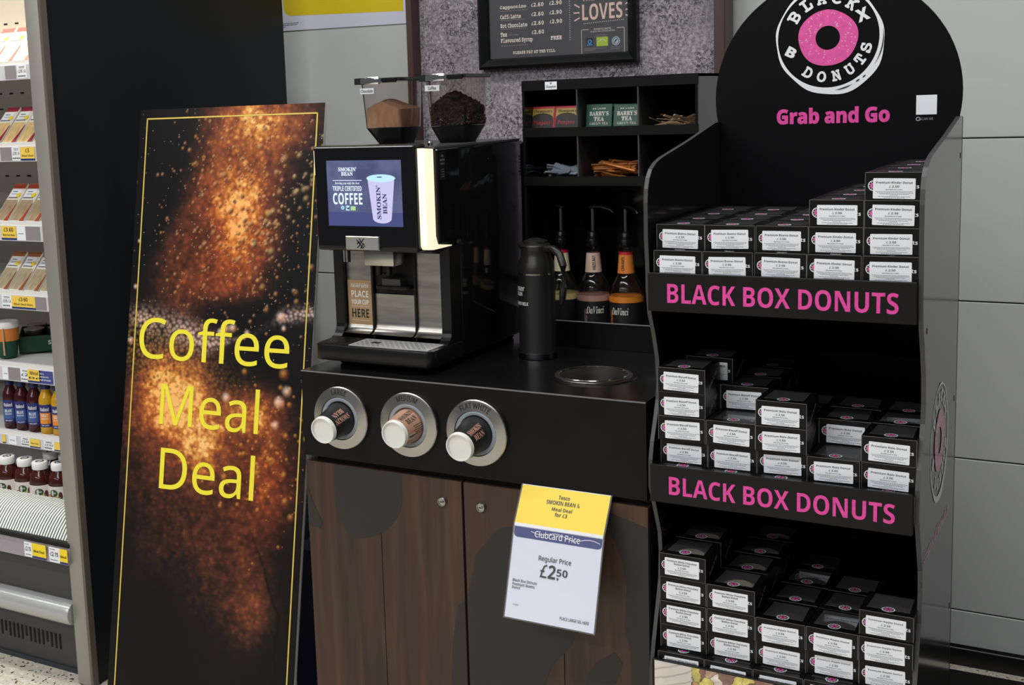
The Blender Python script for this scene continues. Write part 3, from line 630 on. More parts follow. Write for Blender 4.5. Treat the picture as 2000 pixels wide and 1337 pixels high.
# ================================================================ COFFEE COUNTER
CT = T('coffee_counter', 'black topped self service coffee counter with dark walnut doors', 'counter', (-1.147, 2.46, 0))
cx0, cx1, cyf = -1.530, -.764, 2.083
ct = G(); sc = Vector((-.934, 2.25, 0)); n = 36; rh = .068
top = [(cx0, cyf), (cx1, cyf), (cx1, 2.85), (cx0, 2.85)]
def slab_with_hole(g, z0, z1):
    outer = []
    for i in range(n):
        a = 2*PI*i/n; d = Vector((math.cos(a), math.sin(a))); ts = []
        for ax, lo, hi in ((0, cx0, cx1), (1, cyf, 2.85)):
            if abs(d[ax]) > 1e-9: ts.append(((hi if d[ax] > 0 else lo)-sc[ax])/d[ax])
        tt = min(ts); outer.append((sc.x+d.x*tt, sc.y+d.y*tt))
    for cxx, cyy in top:      # snap nearest ray to the true corner
        j = min(range(n), key=lambda k: (outer[k][0]-cxx)**2+(outer[k][1]-cyy)**2); outer[j] = (cxx, cyy)
    inn = [(sc.x+rh*math.cos(2*PI*i/n), sc.y+rh*math.sin(2*PI*i/n)) for i in range(n)]
    vs = [(*p, z1) for p in outer]+[(*p, z1) for p in inn]+[(*p, z0) for p in outer]+[(*p, z0) for p in inn]; fs = []
    for i in range(n):
        j = (i+1) % n; fs += [(i, j, n+j, n+i), (2*n+j, 2*n+i, 3*n+i, 3*n+j), (i, 2*n+i, 2*n+j, j), (n+i, n+j, 3*n+j, 3*n+i)]
    g.add(vs, fs)
slab_with_hole(ct, .928, .95)
P('countertop', ct, mat('black_worktop', (.006, .006, .0065), .2), CT)
P('top_edge_strip', G().box(cx0, cx1, cyf-.0022, cyf, .9478, .9502), mat('worktop_edge', (.16, .16, .165), .35), CT)
P('front_fascia', G().box(cx0, cx1, cyf-.0012, cyf+.02, .765, .9279), BLK_L, CT); P('front_fascia', G().box(cx0, cx1, cyf-.0012, cyf-.0001, .9279, .9478), BLK_L, CT)
P('side_panel', G().box(cx1-.018, cx1, cyf+.02, 2.85, .0, .928), BLK_L, CT)
P('side_panel', G().box(cx0, cx0+.018, cyf+.02, 2.85, .0, .928), WOOD, CT)
P('carcass', G().box(cx0+.018, cx1-.018, 2.11, 2.84, .06, .80), mat('carcass_dark', (20, 17, 16), .6), CT)
P('plinth', G().box(cx0+.02, cx1-.02, 2.13, 2.8, 0, .06), BLK_M, CT)
ch = P('waste_chute', G().lathe([(.078, .9502), (.077, .9535), (.070, .955), (.0665, .953), (.066, .93), (.064, .80), (.062, .79)], (sc.x, sc.y, 0), 40, cap0=False, cap1=False), [STEEL], CT, smooth=True, label='round brushed steel waste chute set in the worktop')
P('chute_collar', G().lathe([(.0885, .9502), (.087, .9522), (.076, .9526)], (sc.x, sc.y, 0), 40, cap0=False, cap1=False), BLK_P, ch, smooth=True)
P('chute_lip', G().lathe([(.0685, .9535), (.0675, .9552), (.0662, .9545)], (sc.x, sc.y, 0), 40, cap0=False, cap1=False), CHROME, ch, smooth=True); P('chute_bottom', G().lathe([(.063, .79), (0, .79)], (sc.x, sc.y, 0), 24), BLK_M, ch)
def door(x0, x1, xs, lockx, motifs):
    d = P('door', G().box(x0, x1, cyf+.006, cyf+.02, .065, .752), mat('door_core', (38, 28, 23), .5) if 'door_core' not in MATS else MATS['door_core'], CT)
    e = [x0]+xs+[x1]
    for a, b in zip(e, e[1:]): P('plank', G().box(a+.0006, b-.0006, cyf, cyf+.006, .065, .752), WOOD, d, bevel=.0006)
    for mp in motifs:
        mp = [(min(max(a, x0+.001), x1-.001), min(max(b, .066), .7515)) for a, b in mp]
        # cut at the plank joints so the print follows the boards
        P('printed_motif', G().slab(mp, EX, EZ, (0, cyf-.0005, 0), .0004), MOTIF, d)
    lk = P('lock', G().lathe([(.0, 0), (.0105, 0), (.0105, .003), (.0085, .006), (.0075, .006), (.007, .004), (.0045, .004), (.0042, .0065), (0, .0065)], (lockx, cyf, .706), 24, Matrix.Rotation(PI/2, 4, 'X')), STEEL_R, d, smooth=True)
    P('key_slot', G().box(lockx-.0028, lockx+.0028, cyf-.0072, cyf-.006, .7055, .7075), INK, d)
def smooth_poly(pts, k=5):
    out = []; n = len(pts)
    for i in range(n):
        p0, p1, p2, p3 = [Vector((*pts[(i+j-1) % n], 0)) for j in range(4)]
        for s in range(k):
            u = s/k; q = .5*((2*p1)+(-p0+p2)*u+(2*p0-5*p1+4*p2-p3)*u*u+(-p0+3*p1-3*p2+p3)*u**3); out.append((q.x, q.y))
    return out
door(-1.531, -1.151, [-1.346], -1.195, [
    [(-1.456, .752), (-1.4585, .71), (-1.459, .68), (-1.4565, .66), (-1.45, .64), (-1.442, .622), (-1.433, .609), (-1.42, .599), (-1.405, .596), (-1.388, .599), (-1.372, .604), (-1.352, .613), (-1.336, .624), (-1.32, .638), (-1.306, .654), (-1.297, .67), (-1.292, .69), (-1.2905, .72), (-1.29, .752)],
    [(-1.535, .70), (-1.52, .668), (-1.494, .618), (-1.5, .604), (-1.535, .607)],
    [(-1.151, .506), (-1.168, .49), (-1.176, .45), (-1.184, .40), (-1.19, .30), (-1.2, .18), (-1.19, .066), (-1.151, .066)]])
door(-1.147, -.762, [-.936], -1.107, [
    [(-1.028, .676), (-1.06, .672), (-1.082, .655), (-1.105, .627), (-1.124, .605), (-1.131, .568), (-1.147, .512), (-1.147, .066), (-1.03, .066), (-1.005, .2), (-.992, .33), (-.962, .405), (-.925, .447), (-.90, .5), (-.89, .58), (-.90, .66), (-.95, .675)],
    [(-.846, .735), (-.79, .72), (-.763, .712), (-.763, .33), (-.80, .28), (-.80, .464), (-.812, .51), (-.806, .59), (-.816, .65), (-.836, .69)],
    [(-.896, .33), (-.89, .40), (-.87, .43), (-.832, .459), (-.815, .44), (-.84, .37), (-.87, .31)]])
# --- cup dispensers and cups
CUPW = mat('cup_white', (226, 226, 220), .45); KRAFT = mat('kraft_sleeve', (170, 132, 110), .55); CUPB = mat('cup_black', (.012, .012, .013), .4); COPPER = mat('copper_print', (200, 150, 128), .5)
def cup(nm, c, L, drop, body, ink, lab, rot, rot_up, barcode=False):
    c = Vector(c); ax = Vector((0, -L, -drop)).normalized(); total = .105
    up = (EZ-ax*ax.z).normalized(); sd = up.cross(ax); base = c+ax*L/1.0
    cc = T('paper_cup', lab, 'cup', base, group='paper cups in the dispensers', local=True)
    M = Matrix(((sd.x, up.x, ax.x), (sd.y, up.y, ax.y), (sd.z, up.z, ax.z))).to_4x4()
    rb, slope = .0275, .115
    R_at = lambda d: rb+slope*d          # radius at distance d behind the base
    g = G().lathe([(R_at(total), -total), (R_at(.009), -.009)], seg=36, M=M, cap0=True, cap1=False); P('cup_wall', g, body, cc, smooth=True)
    P('cup_base', G().lathe([(R_at(.0095)+.0003, -.0095), (R_at(.002)+.0003, -.002), (rb, 0), (rb-.0022, -.0005), (rb-.0026, -.005), (.001, -.0052)], seg=36, M=M, cap0=False), CUPW, cc, smooth=True)
    def fn(a0, d0):
        def f(a, b):     # b grows towards the base or away from it
            d = d0+b; r = R_at(max(d, 0))+.0005; th = a0+a/r; return M @ Vector((r*math.sin(th), r*math.cos(th), -d))
        return f
    g = G()
    def along(d0, th0, sgn):      # text runs along the cup wall, sgn -1 turns it upside down
        def f(a, b): d = d0+a*sgn; r = R_at(d)+.0005; th = th0-b*sgn/r; return M @ Vector((r*math.sin(th), r*math.cos(th), -d))
        return f
    sg = -1 if rot_up == 'down' else 1; mid = .036
    g.txt("SMOKIN'", None, EX, EZ, w=.043, h=.0115, style='serif', fn=along(mid, rot+(.0 if sg > 0 else .46), sg), va='c'); g.txt('BEAN', None, EX, EZ, w=.031, h=.0115, style='serif', fn=along(mid, rot+(.46 if sg > 0 else 0), sg), va='c')
    P('cup_lettering', g, ink, cc)
    if barcode:
        def pt(th, d, lift=0.): r = R_at(d)+.0004+lift; return M @ Vector((r*math.sin(th), r*math.cos(th), -d))
        g = G().add([pt(1.62, .013), pt(1.62, .032), pt(2.0, .032), pt(2.0, .013)], [(0, 1, 2, 3)]); P('barcode_patch', g, CUPW, cc)
        g = G()
        for i in range(6): d = .0145+i*.0028; g.add([pt(1.66, d, .0002), pt(1.66, d+.0013, .0002), pt(1.96, d+.0013, .0002), pt(1.96, d, .0002)], [(0, 1, 2, 3)])
        P('barcode_bars', g, INK, cc)
        g = G()
        for i in range(5):
            th = 1.2+i*.13; d = .03+.004*(i % 2)
            while d < .06: wd = R_.uniform(.0015, .004); g.add([pt(th, d), pt(th, d+wd), pt(th+.045, d+wd), pt(th+.045, d)], [(0, 1, 2, 3)]); d += wd+.0012
        P('sleeve_small_print', g, INK, cc)
def dispenser(c, word, lab, wd):
    c = Vector(c); d = T('cup_dispenser', lab, 'dispenser', c, group='round cup dispensers on the counter front')
    M = Matrix.Rotation(PI/2, 4, 'X')    # local z -> -Y
    P('outer_ring', G().lathe([(.067, 0), (.067, .009), (.0655, .011), (.046, .0145), (.045, .0135), (.045, .004)], c, 56, M, cap0=False, cap1=False), STEEL_R, d, smooth=True, ang=30)
    P('rubber_collar', G().lathe([(.046, .011), (.042, .0135), (.037, .012), (.0345, .006), (.0345, -.004)], c, 48, M, cap0=False, cap1=False), RUBBER, d, smooth=True)
    P('tube_mouth', G().lathe([(.0352, .006), (.0346, .008), (.034, .004)], c, 40, M, cap0=False, cap1=False), STEEL_R, d, smooth=True)
    P('dark_tube', G().lathe([(.035, .002), (0, .002)], c, 32, M), BLK_M, d)
    f = arc(c-EY*.0139, EX, EZ, .0505)
    P('ring_lettering', G().txt(word, None, EX, EZ, w=wd, h=.0115, fn=lambda a, b: f(a, b)+EY*(b*.16)), INK, d)
D1, D2, D3 = (-1.4285, cyf, .857), (-1.2635, cyf, .859), (-1.109, cyf, .8585)
dispenser(D1, 'LARGE', 'steel ring cup dispenser marked LARGE, nearest the advertising board', .033)
dispenser(D2, 'MEDIUM', 'steel ring cup dispenser marked MEDIUM, in the middle of the counter front', .044)
dispenser(D3, 'FLAT WHITE', 'steel ring cup dispenser marked FLAT WHITE, rightmost on the counter front', .062)
cup('l', D1, .078, .0105, CUPB, COPPER, 'black paper cup poking from the large dispenser, lettering upside down', .62, 'down')
cup('m', D2, .068, .0062, KRAFT, INK, 'brown kraft paper cup with white base poking from the medium dispenser', .3, 'up', True)
cup('f', D3, .083, .0105, CUPB, COPPER, 'black paper cup with white base poking from the flat white dispenser', .62, 'up')
# --- hanging price sign
t = T('price_sign', 'yellow and white price sheet in a clear sleeve hanging over the right door', 'sign', (-.92, 2.06, .53))
def sp(u, v):      # u across 0..1, v down 0..1 (fold at .28)
    if v < .28: k = v/.28; y = 2.080-.041*k; z = .767-.066*k
    else: k = (v-.28)/.72; y = 2.039-.054*k; z = .701-.166*k
    return Vector((-1.013+.18*u, y, z))
def ss(name, u0, u1, v0, v1, m, lift=0., cuts=1):
    g = G(); nrm = Vector((0, -.95, .3))*lift
    for i in range(cuts):
        a = v0+(v1-v0)*i/cuts; b = v0+(v1-v0)*(i+1)/cuts; g.add([sp(u0, b)+nrm, sp(u1, b)+nrm, sp(u1, a)+nrm, sp(u0, a)+nrm], [(0, 1, 2, 3)])
    return P(name, g, m, t)
SGP = mat('sign_paper', (214, 218, 234), .45); ss('paper_sheet', 0, 1, 0, .28, SGP); ss('paper_sheet', 0, 1, .28, 1, SGP)
ss('yellow_header', 0, 1, .005, .275, YEL, .0004); ss('white_fold', 0, 1, .272, .295, WHITE, .0009)
g = G(); bl = [(0.004, .3), (.996, .3), (.996, .355), (.985, .372), (.955, .381), (.045, .381), (.015, .372), (.004, .355)]
g.add([sp(a, b)+Vector((0, -.0004, .0001)) for a, b in reversed(bl)], [tuple(range(8))]); P('navy_band', g, NAVY, t)
def st(g, s, u, v, h, w_=None, al='c', style='bold', mi=0, off=0.):
    a = sp(u, v); b = sp(u, v-.05); Y = (b-a).normalized(); g.txt(s, a+Vector((0, -.0009, .0002)), EX, Y, h=h, w=w_, al=al, style=style, mi=mi, off=off)
g = Lines(); st(g, 'Tesco', .5, .075, .0075, .023); st(g, 'SMOKIN BEAN &', .5, .115, .008, .068); st(g, 'Meal Deal', .5, .158, .0072, .041); st(g, 'for £3', .5, .195, .0078, .025)
st(g, 'Regular Price', .5, .545, .0125, .066, style='plain', off=.008); st(g, '£2.', .455, .66, .0255, .038, off=.0); st(g, '50', .595, .63, .0135, .022)
st(g, 'Black Box Donuts', .05, .722, .0056, .05, 'l', 'plain', off=.008); st(g, 'Premium Bueno', .05, .752, .0056, .046, 'l', 'plain', off=.008); st(g, 'Donut', .05, .777, .005, .017, 'l', 'plain', off=.008)
st(g, 'PLACE LARGE SEL HERE', .62, .945, .0055, .058, 'l', 'plain', off=.008); st(g, '11/2024', .08, .902, .003, .012, 'l', 'plain')
PL('sign_lettering', g, INK, t)
g = G(); st(g, 'Clubcard Price', .5, .362, .0125, .092, style='plain', off=.006)
for i in range(14):
    u0 = .2+i*.055; v0 = .325+.014*math.sin(i*.9)+.001*i; a, b = sp(u0, v0), sp(u0+.06, .325+.014*math.sin((i+1)*.9)+.001*(i+1)); d = Vector((0, -.0012, .0014)); e_ = Vector((0, -.0012, 0)); g.add([a+e_, b+e_, b+d, a+d], [(0, 1, 2, 3)])
P('band_lettering', g, WHITE, t)
g = G()
for i in (0, 1):
    va, vb = ((0, .28), (.28, 1.01))[i]; q = Vector((0, -.0016, .0004)); g.add([sp(-.015, vb)+q, sp(1.015, vb)+q, sp(1.015, va)+q, sp(-.015, va)+q], [(0, 1, 2, 3)])
P('clear_sleeve', g, mat('sleeve_film', (1., 1., 1.), .08, alpha=.06), t)
P('sleeve_back', G().add([sp(-.015, 0)+EY*.001, sp(1.015, 0)+EY*.001, sp(1.015, .28)+EY*.001, sp(-.015, .28)+EY*.001, sp(1.015, 1.01)+EY*.001, sp(-.015, 1.01)+EY*.001], [(0, 1, 2, 3), (3, 2, 4, 5)]), mat('sleeve_rear', (120, 122, 126), .2, alpha=.5), t)

# ================================================================ COFFEE MACHINE
CM = T('coffee_machine', 'black bean to cup coffee machine with lit touchscreen and two hoppers', 'coffee machine', (-1.378, 2.36, .95))
P('body', G().box(-1.523, -1.233, 2.262, 2.575, .966, 1.409), BLK_G, CM, bevel=.006, bseg=2)
P('rear_cover', G().box(-1.52, -1.231, 2.576, 2.612, .98, 1.405), BLK_P, CM, bevel=.004)
g = G()
for k in range(7): g.box(-1.2325, -1.2295, 2.582, 2.606, 1.33+k*.007, 1.334+k*.007)
P('side_vents', g, GREY_D, CM)
P('foot_base', G().box(-1.49, -1.26, 2.17, 2.56, .9504, .967), BLK_M, CM, bevel=.003)
P('head', G().box(-1.51, -1.244, 2.17, 2.27, 1.196, 1.405), BLK_P, CM, bevel=.004); P('head_side', G().box(-1.30, -1.2335, 2.176, 2.27, 1.2145, 1.4085), BLK_G, CM, bevel=.003)
P('top_plate', G().box(-1.515, -1.238, 2.175, 2.57, 1.409, 1.413), mat('top_plate_grey', (70, 70, 70), .25), CM)
# touchscreen housing
hs = P('screen_housing', G().box(-1.499, -1.2535, 2.121, 2.168, 1.203, 1.4205), BLK_P, CM, bevel=.006, bseg=3)
P('front_glass', G().box(-1.4955, -1.2565, 2.1195, 2.122, 1.213, 1.4175), BLK_G, hs, bevel=.001)
SCR = mat('screen_blue', (.02, .02, .03), .3, emit=(84, 94, 140), es=1.0)
nt = SCR.node_tree; tc = nt.nodes.new('ShaderNodeTexCoord'); nz = nt.nodes.new('ShaderNodeTexNoise'); nz.inputs['Scale'].default_value = 18; nz.inputs['Detail'].default_value = 4
rp = nt.nodes.new('ShaderNodeValToRGB'); rp.color_ramp.elements[0].color = (*lin((62, 70, 110)), 1); rp.color_ramp.elements[1].color = (*lin((104, 112, 150)), 1); rp.color_ramp.elements[0].position = .3; rp.color_ramp.elements[1].position = .75
nt.links.new(tc.outputs['Object'], nz.inputs['Vector']); nt.links.new(nz.outputs['Fac'], rp.inputs[0]); nt.links.new(rp.outputs[0], nt.nodes['Principled BSDF'].inputs['Emission Color'])
sx0, sx1, sz0, sz1 = -1.4655, -1.2845, 1.2555, 1.3905; ys = 2.1190
P('screen', G().quad((sx0, ys, sz0), EX*(sx1-sx0), EZ*(sz1-sz0)), SCR, hs)
def em(n, c, s=1.): return mat(n, (.02, .02, .02), .4, emit=c, es=s)
SW = em('screen_white', (232, 246, 255), 1.05); SLIL = em('screen_lilac', (204, 200, 240), 1.0); SCY = em('screen_cyan', (190, 232, 246), 1.05); SNV = em('screen_navy', (40, 42, 84)); SGR = em('screen_green', (170, 222, 150)); SSK = em('screen_sky', (150, 214, 236)); SDK = em('screen_lower_blue', (56, 66, 124), 1.)
SX = lambda px: sx0+(px-178)/1310*(sx1-sx0); SZ = lambda py: sz1-(py-110)/1155*(sz1-sz0); yk = ys-.0004
P('screen_lower_strip', G().quad((sx0, ys-.0002, sz0), EX*(sx1-sx0), EZ*(SZ(1020)-sz0)), SDK, hs)
g = G(); tx = lambda s, a, b, c, d, st='bold', off=0.: g.txt(s, (SX((a+c)/2), yk, SZ(d)), EX, EZ, w=SX(c)-SX(a), h=SZ(b)-SZ(d), style=st, off=off)
tx("SMOKIN'", 390, 230, 712, 300, 'serif', .01); tx('BEAN', 440, 310, 648, 378, 'serif', .01); tx('Serving you only the best', 320, 485, 760, 540, 'script'); tx('TRIPLE CERTIFIED', 275, 560, 795, 645); tx('COFFEE', 275, 680, 800, 885)
g.quad((SX(285), yk, SZ(465)), EX*(SX(802)-SX(285)), EZ*.0012); P('screen_lettering', g, SW, hs)
g = G(); g.ring((SX(442), yk, SZ(942)), EX, EZ, 0, .0044, seg=18); P('screen_round_mark', g, SSK, hs)
g = G(); g.quad((SX(500), yk, SZ(990)), EX*(SX(565)-SX(500)), EZ*(SZ(905)-SZ(990))); P('screen_square_mark', g, SCY, hs)
g = G(); g.add([(SX(500), yk-.0003, SZ(905)), (SX(530), yk-.0003, SZ(950)), (SX(565), yk-.0003, SZ(920)), (SX(560), yk-.0003, SZ(975)), (SX(520), yk-.0003, SZ(965))], [(0, 4, 3, 2, 1)]); g.ring((SX(442), yk-.0003, SZ(942)), EX, EZ, 0, .001, seg=8); P('screen_mark_detail', g, SNV, hs)
g = G(); g.quad((SX(585), yk, SZ(988)), EX*(SX(672)-SX(585)), EZ*(SZ(915)-SZ(988))); P('screen_green_mark', g, SGR, hs)
g = G(); bt = [(975, 1140), (1000, 1172), (1060, 1200), (1130, 1210), (1200, 1205), (1260, 1180), (1295, 1145), (1365, 455), (905, 455)]; g.add([(SX(a), yk, SZ(b)) for a, b in bt], [tuple(range(len(bt)))]); P('screen_cup', g, SLIL, hs)
g = G(); el = [(1137+248*math.cos(2*PI*i/28), 424+68*math.sin(2*PI*i/28)) for i in range(28)]; g.add([(SX(a), yk-.0003, SZ(b)) for a, b in reversed(el)], [tuple(range(28))]); P('screen_cup_lid', g, SCY, hs)
g = G(); el = [(1115+52*math.cos(2*PI*i/12), 404+9*math.sin(2*PI*i/12)) for i in range(12)]; g.add([(SX(a), yk-.0006, SZ(b)) for a, b in reversed(el)], [tuple(range(12))])
g.txt("SMOKIN'", (SX(1122), yk-.0003, SZ(1135)), EZ, -EX, w=SZ(550)-SZ(1135), h=SX(1122)-SX(1045), al='l', style='serif', off=.01); g.txt('BEAN', (SX(1228), yk-.0003, SZ(1045)), EZ, -EX, w=SZ(690)-SZ(1045), h=SX(1228)-SX(1152), al='l', style='serif', off=.01)
P('screen_cup_lettering', g, SNV, hs)
LIGHT = mat('light_strip', (.8, .8, .75), .4, emit=(252, 232, 190), es=.86)
for x0, x1, s in ((-1.2535, -1.2385, 1), (-1.5105, -1.4995, -1)):
    g = G().prism([(x0, 2.132, 1.412), (x0, 2.17, 1.409), (x0, 2.17, 1.232), (x0, 2.176, 1.218), (x0, 2.19, 1.213), (x0, 2.235, 1.2075), (x0, 2.235, 1.2055), (x0, 2.16, 1.2055), (x0, 2.140, 1.2075), (x0, 2.133, 1.215)], (x1-x0, 0, 0))
    if s < 0: g = G().box(-1.5035, -1.4995, 2.13, 2.165, 1.36, 1.411)
    P('light_strip', g, LIGHT, CM)
lp = P('logo_plate', G().box(-1.422, -1.3415, 2.1125, 2.1195, 1.2065, 1.235), mat('plate_steel', (215, 213, 206), .22, .85), CM, bevel=.0012)
g = G(); pz = 1.2205; px_ = -1.384
for (a, b, c, d) in ((-.010, .008, -.001, -.004), (-.004, .010, .006, -.003), (-.010, -.002, -.004, .004), (.0, .002, .008, .010), (-.009, -.009, -.002, -.003), (-.001, -.010, .008, .0), (.004, -.010, .010, -.004), (-.003, .004, .003, -.010)):
    A = Vector((px_+a, 2.112, pz+b)); B = Vector((px_+c, 2.112, pz+d)); D = (B-A); N_ = Vector((-D.z, 0, D.x)).normalized()*.0011; g.add([A-N_, B-N_, B+N_, A+N_], [(0, 1, 2, 3)])
P('plate_emblem', g, INK, lp)
# C-shaped cheeks and tray
def cheek(x0, x1):
    arc_ = [(2.215-.03*(1-math.cos(a)), 1.03-.03*math.sin(a)) for a in [i*PI/2/6 for i in range(7)]]
    pts = [(2.215, 1.206), (2.215, 1.03)]+arc_[1:]+[(2.15, 1.0), (2.15, .985), (2.262, .985), (2.262, 1.206)]
    P('side_cheek', G().prism([(x0, y, z) for y, z in pts], (x1-x0, 0, 0)), BLK_P, CM)
cheek(-1.5245, -1.502); cheek(-1.2575, -1.2345)
P('front_recess', G().box(-1.502, -1.2575, 2.25, 2.264, .985, 1.2), BLK_M, CM)
def spanel(x0, x1, z1, name='steel_panel', lab=None):
    pr = [(2.2285, z1), (2.2285, 1.035)]+[(2.2285-.022*(1-math.cos(a)), 1.035-.024*math.sin(a)) for a in [i*PI/2/6 for i in range(1, 7)]]
    g = G(); k = len(pr); g.add([(x0, y, z) for y, z in pr]+[(x1, y, z) for y, z in pr], [(i, i+k, i+k+1, i+1)[::-1] for i in range(k-1)])
    g.add([(x0, y+.003, z) for y, z in pr]+[(x1, y+.003, z) for y, z in pr], [(i, i+k, i+k+1, i+1) for i in range(k-1)])
    return P(name, g, STEEL, CM, smooth=True)
spanel(-1.5005, -1.4345, 1.192); spanel(-1.4285, -1.3275, 1.097); spanel(-1.3225, -1.2595, 1.188)
P('panel_divider', G().box(-1.4340, -1.429, 2.222, 2.232, 1.0, 1.19), BLK_M, CM); P('panel_divider', G().box(-1.327, -1.323, 2.222, 2.232, 1.0, 1.19), BLK_M, CM)
P('brew_cavity', G().box(-1.428, -1.323, 2.232, 2.25, 1.098, 1.19), BLK_M, CM); P('cavity_lip', G().box(-1.408, -1.33, 2.2, 2.24, 1.112, 1.12), BLK_P, CM, bevel=.002); P('cavity_block', G().box(-1.395, -1.35, 2.205, 2.235, 1.12, 1.134), GREY_D, CM)
P('spout_block', G().box(-1.412, -1.338, 2.163, 2.215, 1.167, 1.203), STEEL, CM, bevel=.003, bseg=2)
for x in (-1.392, -1.368): P('coffee_nozzle', G().lathe([(.007, 1.145), (.008, 1.167)], (x, 2.19, 0), 16), BLK_P, CM, smooth=True)
P('milk_tube', G().tube([(-1.40, 2.2, 1.168), (-1.40, 2.2, 1.15), (-1.405, 2.2, 1.143), (-1.385, 2.2, 1.147)], .002, 8), BLK_P, CM)
for x in (-1.4585, -1.4515, -1.446): P('hot_water_nozzle', G().lathe([(.0026, 1.174), (.003, 1.2)], (x, 2.16, 0), 12), STEEL_R if x < -1.45 else BLK_P, CM, smooth=True)
KR2 = mat('kraft_label', (166, 134, 98), .5)
hw = P('hot_water_label', G().box(-1.4985, -1.4365, 2.2272, 2.228, 1.022, 1.125), KR2, CM, label='brown sticker about hot water on the left steel panel')
g = Lines(); xc = -1.4675
for s, z, wd, h in (('FOR HOT WATER', 1.1085, .046, .0065), ('PLACE', 1.0875, .044, .0145), ('YOUR CUP', 1.0715, .044, .0105)): g.txt(s, (xc, 2.2268, z), EX, EZ, w=wd, h=h)
for z in (1.1165, 1.067, 1.036): g.quad((xc-.0235, 2.2268, z), EX*.047, EZ*.0006)
PL('label_lettering', g, CUPW, hw); P('label_black_word', G().txt('HERE', (xc, 2.2268, 1.0425), EX, EZ, w=.044, h=.019), INK, hw)
def rrect(x0, x1, y0, y1, r, k=5):
    out = []
    for cx, cy, a in ((x1-r, y1-r, 0), (x0+r, y1-r, PI/2), (x0+r, y0+r, PI), (x1-r, y0+r, 1.5*PI)): out += [(cx+r*math.cos(a+i*PI/2/k), cy+r*math.sin(a+i*PI/2/k)) for i in range(k+1)]
    return out
P('drip_tray', G().prism([(x, y, .967) for x, y in rrect(-1.5225, -1.2305, 2.119, 2.27, .022)], (0, 0, .034)), BLK_P, CM, bevel=.003, bseg=2)
gr = P('drip_grille', G().box(-1.437, -1.244, 2.128, 2.2, 1.0005, 1.0025), mat('grille_steel', (200, 200, 202), .42, .35), CM)
g = G()
for i in range(15):
    for j in range(8):
        x = -1.432+i*.0125+(j % 2)*.006; y = 2.132+j*.0083
        if x+.008 > -1.246 or (abs(x+1.39) < .013 and abs(y-2.166) < .006): continue
        g.quad((x, y, 1.0028), EX*.008, EY*.0026)
P('grille_slots', g, mat('slot_grey', (92, 94, 98), .4), gr); P('grille_finger_hole', G().box(-1.401, -1.381, 2.161, 2.171, 1.0022, 1.0032), BLK_M, gr)
gl = P('hot_water_grille', G().box(-1.512, -1.44, 2.128, 2.2, 1.0005, 1.0025), BLK_M, CM)
g = G()
for r0 in (.006, .013, .02, .027): g.ring((-1.474, 2.165, 1.0033), EX, EY, r0, r0+.0022, seg=24)
P('grille_rings', g, BLK_P, gl)
sl = P('side_sticker', G().box(-1.2332, -1.2322, 2.184, 2.206, 1.345, 1.402), BLK_M, CM); g = G()
for i, (s, h) in enumerate((('Ac', .006), ('WATER', .004), ('ONLY', .004))): g.txt(s, (-1.2318, 2.195, 1.391-i*.0075), EY, EZ, h=h)
for i in range(4): g.quad((-1.2318, 2.188, 1.366-i*.005), EY*.013, EZ*.001)
P('sticker_lettering', g, DIM, sl)
P('lock_knob', G().lathe([(.006, 0), (.006, .008), (.004, .01)], (-1.262, 2.2, 1.413), 14), CHROME, CM, smooth=True)
P('side_screw', G().lathe([(.0015, 0), (.0015, .001), (0, .001)], (-1.233, 2.40, 1.376), 10, Matrix.Rotation(PI/2, 4, 'Y')), GREY_D, CM)
